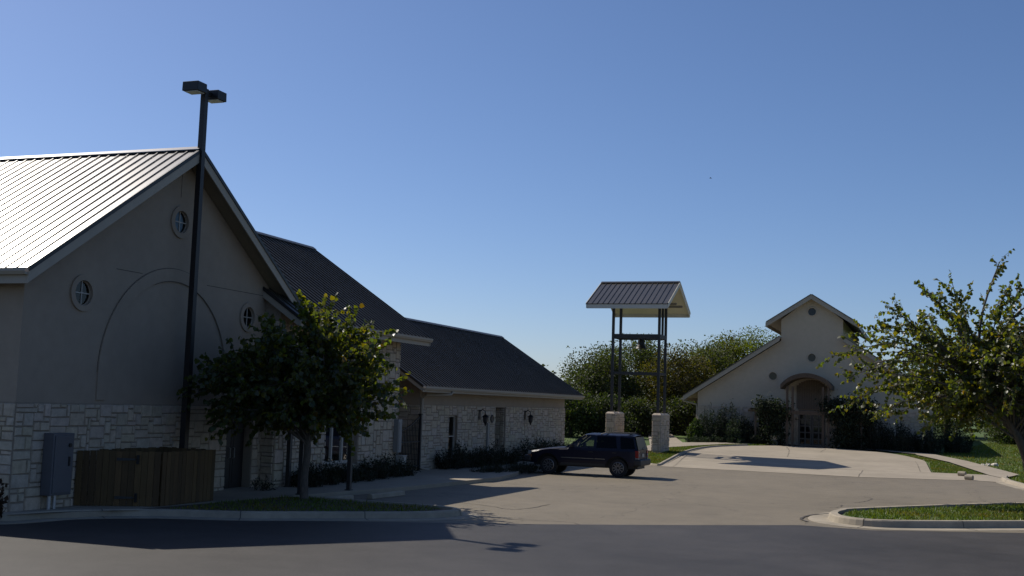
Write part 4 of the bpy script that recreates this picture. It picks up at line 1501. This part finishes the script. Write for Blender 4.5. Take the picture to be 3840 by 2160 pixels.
# far wood seen in the gap right of the wing: one mass
lv = Leaves('D', 77)
rng = np.random.default_rng(77)
for i in range(150):
    x = rng.uniform(-10, 60)
    y = rng.uniform(128, 150)
    X, Y = cw(x, y)
    ht = rng.uniform(2.4, 5.2)
    n_ = 90
    g = rng.normal(size=(n_, 3)) * np.array([1.6, 1.6, .33 * ht])
    P = np.array([X, Y, zg(X, Y) + ht * .5]) + g
    t = rng.uniform(.7, 1.2)
    lv.many(P.tolist(), rng.normal(size=(n_, 3)).tolist(), (rng.normal(size=(n_, 3)) + [0, 0, .6]).tolist(), (rng.uniform(.35, .6, n_)).tolist(),
            (t * rng.uniform(.8, 1.2, (n_, 1)) * np.array([1.1, 1.0, .9])).tolist())
tag(lv.build('woodland', M['oak_leaf'], None), 'low far woodland seen past the right end of the wing', 'woodland', kind='stuff')


def shrub(name, label, X, Y, z0, rx, ry, h, n, seed, tint=(1, 1, 1), leaf=0.09, shape='N', group=None, cat='shrub', upright=1.0, mat_='shrub_leaf'):
    """stems from the ground with narrow or oval leaves along them"""
    r = random.Random(seed)
    root = empty(name, (X, Y, z0), label, cat, group)
    rng = np.random.default_rng(seed)
    wood = MB()
    lv = Leaves(shape, seed)
    ns = max(8, n // 45)
    for i in range(ns):
        a = r.uniform(0, 2 * math.pi)
        k = math.sqrt(r.random())
        b = Vector((X + math.cos(a) * rx * k * .75, Y + math.sin(a) * ry * k * .75, z0))
        hh = h * (1 - .55 * k * k) * r.uniform(.7, 1.1)
        e = b + Vector((math.cos(a) * rx * k * .3 + r.uniform(-.1, .1), math.sin(a) * ry * k * .3 + r.uniform(-.1, .1), hh))
        wood.tube([b, (b + e) / 2, e], [.008, .006, .003], 4, cap=False)
        m = n // ns
        u = rng.uniform(0, 1, m)[:, None]
        P = np.array(b) * (1 - u) + np.array(e) * u + rng.normal(size=(m, 3)) * .06
        D = rng.normal(size=(m, 3)) * .8 + np.array([0, 0, .5 * upright])
        N = rng.normal(size=(m, 3)) + np.array([0, 0, .5])
        t = r.uniform(.75, 1.25)
        lv.many(P.tolist(), D.tolist(), N.tolist(), (leaf * rng.uniform(.6, 1.3, m)).tolist(), (t * rng.uniform(.75, 1.25, (m, 1)) * np.array(tint)).tolist())
    wood.build('stems', M['bark'], root)
    lv.build('foliage', M[mat_], root)


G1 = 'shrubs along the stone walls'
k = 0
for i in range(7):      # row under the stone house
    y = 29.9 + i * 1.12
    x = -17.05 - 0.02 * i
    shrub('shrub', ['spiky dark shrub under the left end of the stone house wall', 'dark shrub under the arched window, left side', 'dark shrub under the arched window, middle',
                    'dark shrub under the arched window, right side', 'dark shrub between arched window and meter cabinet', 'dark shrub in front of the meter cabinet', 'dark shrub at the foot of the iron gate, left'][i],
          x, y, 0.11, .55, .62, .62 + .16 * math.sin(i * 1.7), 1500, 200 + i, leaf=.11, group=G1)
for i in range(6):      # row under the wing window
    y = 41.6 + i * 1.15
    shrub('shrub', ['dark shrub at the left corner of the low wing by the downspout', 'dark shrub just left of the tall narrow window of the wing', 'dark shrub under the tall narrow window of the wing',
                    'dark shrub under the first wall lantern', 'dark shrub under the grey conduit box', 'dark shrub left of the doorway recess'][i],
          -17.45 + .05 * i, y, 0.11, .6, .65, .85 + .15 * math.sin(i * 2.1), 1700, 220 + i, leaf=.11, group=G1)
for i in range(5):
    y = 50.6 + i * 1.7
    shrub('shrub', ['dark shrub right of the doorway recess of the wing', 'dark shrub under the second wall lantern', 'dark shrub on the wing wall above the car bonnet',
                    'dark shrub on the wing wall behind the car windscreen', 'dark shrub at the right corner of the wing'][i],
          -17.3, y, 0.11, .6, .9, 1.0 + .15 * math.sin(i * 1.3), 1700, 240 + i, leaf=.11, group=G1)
for i in range(5):
    shrub('ground_cover_plant', ['low dark mounded plant at the left end of the bed before the car', 'second low dark mounded plant before the car, from the left', 'low dark mounded plant in the middle of the bed before the car',
                                 'low dark mounded plant touching the front wheel of the car', 'low dark mounded plant beyond the car bonnet'][i], -15.6 + .16 * i, 40.9 + i * .85, 0.05, .6, .55, .36, 900, 260 + i, leaf=.09, group='low plants before the car')
shrub('plant', 'reddish brown plant at the corner of the hall by the left border', -17.75, 18.55, 0.05, .2, .25, .95, 350, 270, tint=(2.0, .8, .7), leaf=.12, shape='D')
shrub('plant', 'small dark plant at the doorway step of the hall', -17.3, 27.9, 0.12, .35, .5, .3, 400, 271, leaf=.08)
# chapel planting
G2 = 'shrubs along the chapel front'
cp = [(-14.6, 77.6, .55, 1.2, (2.6, 3.0, .9), 'bright yellow green shrub at the left corner of the chapel', 'D'),
      (-13.7, 77.9, .9, 2.1, (.9, 1.1, 1.1), 'tall dark shrub left of the silvery shrub by the chapel', 'N'),
      (-12.6, 78.2, .9, 2.6, (.8, .95, 1.0), 'tallest dark spiky shrub on the left half of the chapel front', 'N'),
      (-12.0, 77.5, .7, 1.5, (1.5, 1.75, 1.6), 'silvery green shrub in front of the tall spiky shrub', 'N'),
      (-11.3, 77.9, .7, 1.6, (.8, .9, .9), 'dark shrub left of the chapel window', 'N'),
      (-10.4, 77.6, .7, 1.0, (.8, .85, .8), 'low dark shrub under the left chapel window', 'N'),
      (-4.4, 77.9, .9, 1.2, (.7, .8, .8), 'dark shrub under the right chapel window', 'N'),
      (-3.0, 77.9, 1.0, 2.0, (.7, .8, .85), 'tall dark shrub right of the right chapel window', 'N'),
      (-1.5, 77.6, 1.0, 1.7, (.7, .85, .85), 'dark shrub near the right corner of the chapel', 'N'),
      (0.2, 77.8, 1.0, 1.6, (.75, .9, .9), 'dark shrub at the right corner of the chapel', 'N'),
      (1.9, 79.5, 1.1, 1.5, (.8, 1.0, 1.0), 'blue grey shrub beyond the right corner of the chapel', 'N')]
for i, (x, y, rr, h, tn, lb, shp) in enumerate(cp):
    shrub('shrub', lb, x, y, zg(x, y), rr, rr, h * 1.12, 3200, 300 + i, tn, leaf=.17, shape=shp, group=G2)
for i, (x, y, lb) in enumerate(((-14.4, 76.4, 'low grey green mound plant at the bend of the left path'), (-13.2, 76.9, 'low grey green mound plant before the tall dark shrubs'), (-11.9, 77.0, 'low grey green mound plant nearest the urn'))):
    shrub('mound_plant', lb, x, y, zg(x, y), .7, .6, .42, 900, 330 + i, (1.4, 1.7, 1.3), leaf=.13, group='low plants at the chapel path')
# vines over the trellises
for (x, lb, sd, w) in ((-9.45, 'leafy climbing vine on the left side of the chapel porch', 1, .85), (-4.7, 'large dark climbing vine on the right side of the chapel porch', 2, 1.45)):
    root = empty('climbing_vine', (x, 77.4, .55), lb, 'vine')
    r = random.Random(sd + 400)
    rng = np.random.default_rng(sd)
    wood = MB()
    lv = Leaves('D', sd)
    for i in range(int(52 * (w + .35))):
        a = r.uniform(-w, w)
        top = r.random() < .6
        q = Vector((x + a, 77.4 + r.uniform(-.4, .6), r.uniform(2.3, 3.1 + .25 * w) if top else r.uniform(.8, 2.4)))
        if not top: q.x = x + a * .55
        wood.tube([(x + r.uniform(-.1, .1), 77.4, .55), (x + a * .3, 77.4, 1.6), q], [.03, .02, .008], 5, cap=False)
        m = 130
        g = rng.normal(size=(m, 3)) * np.array([.24, .24, .24])
        t = r.uniform(.6, 1.2)
        lv.many((np.array(q) + g).tolist(), (rng.normal(size=(m, 3)) + [0, 0, -.6]).tolist(), (rng.normal(size=(m, 3)) + [0, 0, .6]).tolist(), (.15 * rng.uniform(.6, 1.3, m)).tolist(),
                (t * rng.uniform(.7, 1.3, (m, 1)) * np.array([1, 1.15, .9])).tolist())
    wood.build('stems', M['bark'], root)
    lv.build('foliage', M['shrub_leaf'], root)


# grass blades on the lawns that show
def inpoly(px, py, poly):
    ins = np.zeros(len(px), dtype=bool)
    n = len(poly)
    for i in range(n):
        (x1, y1), (x2, y2) = poly[i], poly[(i + 1) % n]
        c = ((y1 > py) != (y2 > py)) & (px < (x2 - x1) * (py - y1) / (y2 - y1 + 1e-12) + x1)
        ins ^= c
    return ins


def grass(poly, n, dz, hgt, seed):
    rng = np.random.default_rng(seed)
    P = np.array(poly)
    lo, hi = P.min(0), P.max(0)
    q = rng.uniform(lo, hi, (n * 3, 2))
    q = q[inpoly(q[:, 0], q[:, 1], poly)][:n]
    m = len(q)
    z = np.array([zg(a, b) for a, b in q]) + dz
    lv = Leaves('N', seed)
    pat = 0.5 + 0.5 * np.sin(q[:, 0] * 1.7 + 1.3 * np.sin(q[:, 1] * 1.1)) * np.sin(q[:, 1] * 1.9 + np.sin(q[:, 0] * .8))
    C = (rng.uniform(.6, 1.35, (m, 1))) * np.column_stack([1 + .95 * pat * pat * rng.uniform(0, 1.4, m), np.ones(m), np.ones(m) * .9])
    lv.many(np.column_stack([q, z]).tolist(), (rng.normal(size=(m, 3)) * .55 + [0, 0, 1]).tolist(), rng.normal(size=(m, 3)).tolist(), (hgt * rng.uniform(.5, 1.4, m)).tolist(), C.tolist())
    return lv


tag(grass([(12.4, 39.3), (6.4, 35.5), (2.2, 32.45), (0.5, 31.1), (-1.0, 30.25), (-1.65, 30.45), (-1.95, 31.1), (-1.9, 32.2), (-1.3, 33.4), (2.6, 38.6), (7.7, 43.1), (12, 46)], 26000, .12, .10, 51).build('grass', M['grass_blade'], None), kind='stuff')
tag(grass([(-15.85, 21.75), (-14.2, 22.5), (-12.8, 23.5), (-11.5, 24.55), (-11.05, 25.2), (-11.0, 25.85), (-11.4, 26.2), (-15.6, 26.5), (-16.0, 24.0)], 3500, .12, .08, 52).build('grass', M['grass_blade'], None), kind='stuff')
tag(grass([(-15.0, 59.5), (-13.9, 57), (-12.3, 54.9), (-12.35, 57), (-13.0, 65.6), (-12.6, 71.2), (-10.9, 75.1), (-9.4, 77.2), (-12.0, 75.3), (-14.4, 69)], 16000, -.01, .09, 53).build('grass', M['grass_blade'], None), kind='stuff')
tag(grass([(0.3, 60.6), (2.7, 61.0), (1.0, 69.0), (-0.75, 74.4), (-1.7, 74.6), (-0.2, 70.3), (0.15, 68.1)], 9000, -.03, .08, 54).build('grass', M['grass_blade'], None), kind='stuff')
tag(grass([(3.5, 58.5), (4.4, 62.4), (2.4, 70.9), (0.6, 76), (4.5, 95), (14, 98), (10, 60), (4.2, 51), (3.6, 54)], 30000, -.06, .12, 55).build('grass', M['grass_blade'], None), kind='stuff')


# ---------------------------------------------------------------- parked SUV (nose towards -X)
CX, CY = -11.26, 44.55          # rear axle, centre line
car = empty('parked_car', (CX - 1.3, CY, 0.0), 'dark navy SUV parked nose-in beside the low wing', 'car')
FX = -2.84                      # front axle, local
WR = 0.365
HWID = 0.885


def bodyw(x, z):
    """half width of the body at local x (0 rear axle, negative forwards) and height z"""
    w = HWID
    if z > 1.02: w -= (z - 1.02) * 0.30
    if z < 0.6: w -= (0.6 - z) * 0.12
    if x > 0.45: w -= 0.10 * ((x - 0.45) / 0.4) ** 2
    if x < -3.2: w -= 0.20 * ((-3.2 - x) / 0.5) ** 2
    return w


def top_lower(x):
    """top edge of lower body: bonnet, belt line"""
    if x < -2.05: return 1.075 - 0.20 * ((-2.05 - x) / 1.6) ** 1.6 + 0.0
    return 1.075 + 0.02 * (x + 2.05) / 3


def bottom(x):
    b = 0.44
    for ax in (0, FX):
        dx = abs(x - ax)
        if dx < 0.47: b = max(b, 0.36 + math.sqrt(0.47 ** 2 - dx * dx) * 0.98)
    if x > 0.62: b = max(b, 0.5)
    return b


s = MB()
xs = sorted(set([round(-3.68 + i * 0.05, 3) for i in range(96)] + [0.80, -0.47, .47, FX - .47, FX + .47]))
xs = [x for x in xs if x <= 0.80]
nz = 9
for sg in (1, -1):
    vs = []
    for x in xs:
        b, t = bottom(x), top_lower(x)
        for i in range(nz):
            z = b + (t - b) * i / (nz - 1)
            vs.append((CX + x, CY - sg * (bodyw(x, z) - (0.05 if i == nz - 1 and x < -2.0 else 0)), z))
    fs = []
    for i in range(len(xs) - 1):
        for j in range(nz - 1):
            a = i * nz + j
            fs.append((a, a + 1, a + nz + 1, a + nz))
    s.add(vs, fs)
# bonnet, nose and tail
vs, fs = [], []
bx_ = [x for x in xs if x <= -1.95]
for x in bx_:
    t = top_lower(x)
    w = bodyw(x, t) - (.05 if x < -2.0 else 0)
    for k in range(7):
        q = -1 + 2 * k / 6
        vs.append((CX + x, CY + q * w, t + 0.035 * (1 - q * q)))
for i in range(len(bx_) - 1):
    for j in range(6):
        a = i * 7 + j
        fs.append((a, a + 1, a + 8, a + 7))
s.add(vs, fs)
for x in (-3.68, xs[-1]):
    t, b = top_lower(x), bottom(x)
    w = bodyw(x, t)
    s.add([(CX + x, CY - w, b), (CX + x, CY + w, b), (CX + x, CY + w, t + (.03 if x < 0 else 0)), (CX + x, CY - w, t + (.03 if x < 0 else 0))], [(0, 1, 2, 3)])


# greenhouse: roof and pillars
def S(x, z, sg):
    return (CX + x, CY - sg * bodyw(min(x, .5), z), z)


ZT = 1.60
WIN = [((-1.98, 1.10), (-1.30, 1.55), (-0.98, 1.56), (-0.98, 1.10)), ((-0.86, 1.10), (-0.86, 1.56), (-0.12, 1.56), (-0.02, 1.10)), ((0.12, 1.11), (0.06, 1.56), (0.56, 1.53), (0.70, 1.12))]


def quadpatch(mbq, q, sg, off=0.0, n=4):
    (a, b, c, d) = q
    vs, fs = [], []
    for i in range(n + 1):
        for j in range(n + 1):
            u, v = i / n, j / n
            x = (a[0] * (1 - u) + d[0] * u) * (1 - v) + (b[0] * (1 - u) + c[0] * u) * v
            z = (a[1] * (1 - u) + d[1] * u) * (1 - v) + (b[1] * (1 - u) + c[1] * u) * v
            p = S(x, z, sg)
            vs.append((p[0], p[1] - sg * off, p[2]))
    for i in range(n):
        for j in range(n):
            k = i * (n + 1) + j
            fs.append((k, k + 1, k + n + 2, k + n + 1))
    mbq.add(vs, fs)


for sg in (1, -1):
    quadpatch(s, ((-2.15, 1.075), (-1.36, 1.60), (-1.30, 1.55), (-1.98, 1.10)), sg)
    quadpatch(s, ((-0.98, 1.08), (-0.98, 1.60), (-0.86, 1.60), (-0.86, 1.08)), sg)
    quadpatch(s, ((-0.02, 1.08), (-0.12, 1.60), (0.06, 1.60), (0.12, 1.08)), sg)
    quadpatch(s, ((0.70, 1.10), (0.56, 1.60), (0.63, 1.60), (0.79, 1.09)), sg)
    for a, b in ((-1.98, -0.98), (-0.86, -0.02), (.12, .70)):
        quadpatch(s, ((a, 1.075), (a, 1.11), (b, 1.12), (b, 1.085)), sg)
    for (a, za), (b, zb) in (((-1.30, 1.55), (-0.98, 1.56)), ((-0.86, 1.56), (-0.12, 1.56)), ((.06, 1.56), (.56, 1.53))):
        quadpatch(s, ((a, za), (a, 1.61), (b, 1.61), (b, zb)), sg)
# roof skin
vs, fs = [], []
rxs = [-1.40, -1.2, -0.9, -0.4, 0.1, 0.45, 0.60, 0.65]
for x in rxs:
    z0 = 1.60
    w = bodyw(min(x, .5), 1.60)
    cr = 0.075 * (1 if -1.2 <= x <= .5 else .45)
    for k in range(9):
        q = -1 + 2 * k / 8
        vs.append((CX + x, CY + q * w, z0 + cr * (1 - abs(q) ** 3)))
for i in range(len(rxs) - 1):
    for j in range(8):
        a = i * 9 + j
        fs.append((a, a + 1, a + 10, a + 9))
s.add(vs, fs)
s.build('body', M['paint'], car, smooth=False)
for sg in (1, -1):
    for i, q in enumerate(WIN):
        g = MB()
        quadpatch(g, q, sg, -.012)
        g.build('side_window', M['car_glass'] if i == 0 else M['tinted_glass'], car)
g = MB()
g.add([(CX - 2.12, CY - .80, 1.09), (CX - 2.12, CY + .80, 1.09), (CX - 1.38, CY + .68, 1.62), (CX - 1.38, CY - .68, 1.62)], [(0, 1, 2, 3)])
g.build('windscreen', M['car_glass'], car)
g = MB()
g.add([(CX + .795, CY - .74, 1.10), (CX + .795, CY + .74, 1.10), (CX + .66, CY + .66, 1.58), (CX + .66, CY - .66, 1.58)], [(0, 1, 2, 3)])
g.build('rear_window', M['tinted_glass'], car)
u = MB()
u.box(CX - 3.5, CY - .6, .34, CX + .74, CY + .6, .8)
u.box(CX - 2.3, CY - .8, .5, CX - .55, CY + .8, .82)
u.box(CX - 2.15, CY - .78, .82, CX - 1.75, CY + .78, 1.06)
u.build('underbody', M['cladding'], car)
for (x, dy) in ((-1.2, -.38), (-1.2, .38), (-.25, -.38), (-.25, .38)):
    u = MB()
    u.box(CX + x - .3, CY + dy - .24, .82, CX + x + .2, CY + dy + .24, .92)
    u.hexa([(CX + x + .1, CY + dy - .24, .92), (CX + x + .25, CY + dy - .24, .92), (CX + x + .25, CY + dy + .24, .92), (CX + x + .1, CY + dy + .24, .92),
            (CX + x + .26, CY + dy - .2, 1.32), (CX + x + .36, CY + dy - .2, 1.32), (CX + x + .36, CY + dy + .2, 1.32), (CX + x + .26, CY + dy + .2, 1.32)])
    u.box(CX + x + .28, CY + dy - .12, 1.34, CX + x + .38, CY + dy + .12, 1.5)
    u.build('seat', M['seat'], car)
u = MB()
u.lathe((CX - 1.72, CY - .38, 1.08), (-.85, 0, .5), [(0.17, 0), (0.19, .02), (0.17, .04), (.15, .02)], 20)
u.build('steering_wheel', M['seat'], car)
for x in (0, FX):
    for sg in (1, -1):
        c = (CX + x, CY - sg * .66, WR)
        t = MB()
        t.lathe(c, (0, -sg, 0), [(0.20, -.10), (0.33, -.11), (0.36, -.08), (WR, -.03), (WR, .06), (0.355, .10), (0.33, .115), (0.225, .11)], 36)
        wl = empty_wheel = bpy.data.objects.new('wheel', None)
        COL.objects.link(wl)
        wl.parent = car
        t.build('tyre', M['tyre'], wl)
        r_ = MB()
        r_.lathe(c, (0, -sg, 0), [(0.235, .02), (0.235, .112), (0.215, .118), (0.205, .075), (.06, .06), (.055, .10), (.02, .105)], 30)
        for k in range(10):
            a = 2 * math.pi * k / 10
            p0 = Vector((c[0] + .05 * math.cos(a), c[1] - sg * .095, c[2] + .05 * math.sin(a)))
            p1 = Vector((c[0] + .205 * math.cos(a), c[1] - sg * .10, c[2] + .205 * math.sin(a)))
            r_.bar(p0, p1, .035, .03, (0, 1, 0))
        r_.build('rim', M['alloy'], wl)
for x0, x1, nm in ((.64, .93, 'rear_bumper'), (-3.84, -3.55, 'front_bumper')):
    u = MB()
    u.box(CX + x0, CY - .87, .47, CX + x1, CY + .87, .72)
    u.build(nm, M['cladding'], car, bevel=.05)
for sg in (1, -1):
    u = MB()
    y0, y1 = CY - sg * .62, CY - sg * .845
    u.box(CX + .62, y0, .78, CX + .825, y1, 1.06)
    tl = u.build('taillight', M['red_lens'], car, bevel=.015)
    u = MB()
    u.box(CX + .66, y0, .735, CX + .82, y1, .777)
    u.box(CX + .75, y0, .84, CX + .832, y1 + sg * .03, .93)
    u.build('reverse_lens', M['clear_lens'], tl)
    u = MB()
    u.box(CX - 3.71, CY - sg * .45, .74, CX - 3.5, CY - sg * .775, .88)
    hl = u.build('headlight', M['clear_lens'], car, bevel=.02)
    u = MB()
    u.box(CX - 3.68, CY - sg * .70, .66, CX - 3.42, CY - sg * .80, .735)
    u.build('indicator', M['amber_lens'], hl)
    u = MB()
    u.hexa([(CX - 1.93, CY - sg * .88, 1.10), (CX - 1.80, CY - sg * .88, 1.10), (CX - 1.80, CY - sg * 1.04, 1.10), (CX - 1.90, CY - sg * 1.04, 1.10),
            (CX - 1.91, CY - sg * .86, 1.22), (CX - 1.80, CY - sg * .86, 1.22), (CX - 1.80, CY - sg * 1.04, 1.23), (CX - 1.87, CY - sg * 1.04, 1.23)])
    u.build('side_mirror', M['cladding'], car, bevel=.02)
    u = MB()
    for a, b in ((-2.28, -.95), (-.91, -.50)):
        u.box(CX + a, CY - sg * .865, .665, CX + b, CY - sg * .895, .715)
    u.build('rub_strip', M['cladding'], car)
    u = MB()
    for a, b in ((-2.28, -.95), (-.91, -.50)):
        u.box(CX + a, CY - sg * .89, .683, CX + b, CY - sg * .899, .697)
    u.build('bright_trim', M['chrome_strip'], car)
    u = MB()
    for a in (-1.16, -.22):
        u.box(CX + a, CY - sg * .875, .93, CX + a + .17, CY - sg * .905, .965)
    u.build('door_handle', M['cladding'], car)
    u = MB()
    u.box(CX - 2.3, CY - sg * .82, .40, CX - .5, CY - sg * .875, .50)
    u.build('side_sill', M['cladding'], car)
    u = MB()
    u.tube([(CX - .75, CY - sg * .60, 1.64), (CX - .55, CY - sg * .60, 1.71), (CX + .38, CY - sg * .60, 1.71), (CX + .55, CY - sg * .60, 1.64)], .018, 6)
    u.build('roof_rail', M['cladding'], car)
u = MB()
u.box(CX - .58, CY - .6, 1.69, CX - .53, CY + .6, 1.72)
u.box(CX + .33, CY - .6, 1.69, CX + .38, CY + .6, 1.72)
u.build('roof_bar', M['cladding'], car)
u = MB()
u.box(CX - 3.70, CY - .43, .74, CX - 3.685, CY + .43, .88)
u.build('grille', M['cladding'], car)
u = MB()
u.box(CX + .805, CY - .17, .80, CX + .815, CY + .17, .93)
u.build('number_plate', M['white_frame'], car)
u = MB()
u.tube([(CX + .80, CY - .05, 1.12), (CX + .83, CY + .0, 1.1), (CX + .80, CY + .3, 1.2)], .01, 5)
u.build('rear_wiper', M['cladding'], car)

# ---------------------------------------------------------------- small bird in the sky
bx0, by0 = cw(19.0, 110)
bird = empty('bird', (bx0, by0, 25.2), 'tiny dark bird flying alone in the blue sky', 'bird')
s = MB()
s.tube([(bx0 - .13, by0, 25.2), (bx0 - .06, by0, 25.215), (bx0 + .05, by0, 25.2), (bx0 + .13, by0, 25.19)], [.01, .032, .03, .007], 8)
for sg in (-1, 1):
    s.hexa([(bx0 - .05, by0 + sg * .02, 25.215), (bx0 + .04, by0 + sg * .02, 25.205), (bx0 + .035, by0 + sg * .2, 25.255), (bx0 - .01, by0 + sg * .22, 25.26),
            (bx0 - .05, by0 + sg * .02, 25.222), (bx0 + .04, by0 + sg * .02, 25.212), (bx0 + .035, by0 + sg * .2, 25.260), (bx0 - .01, by0 + sg * .22, 25.264)])
s.build('body', M['bird'], bird)
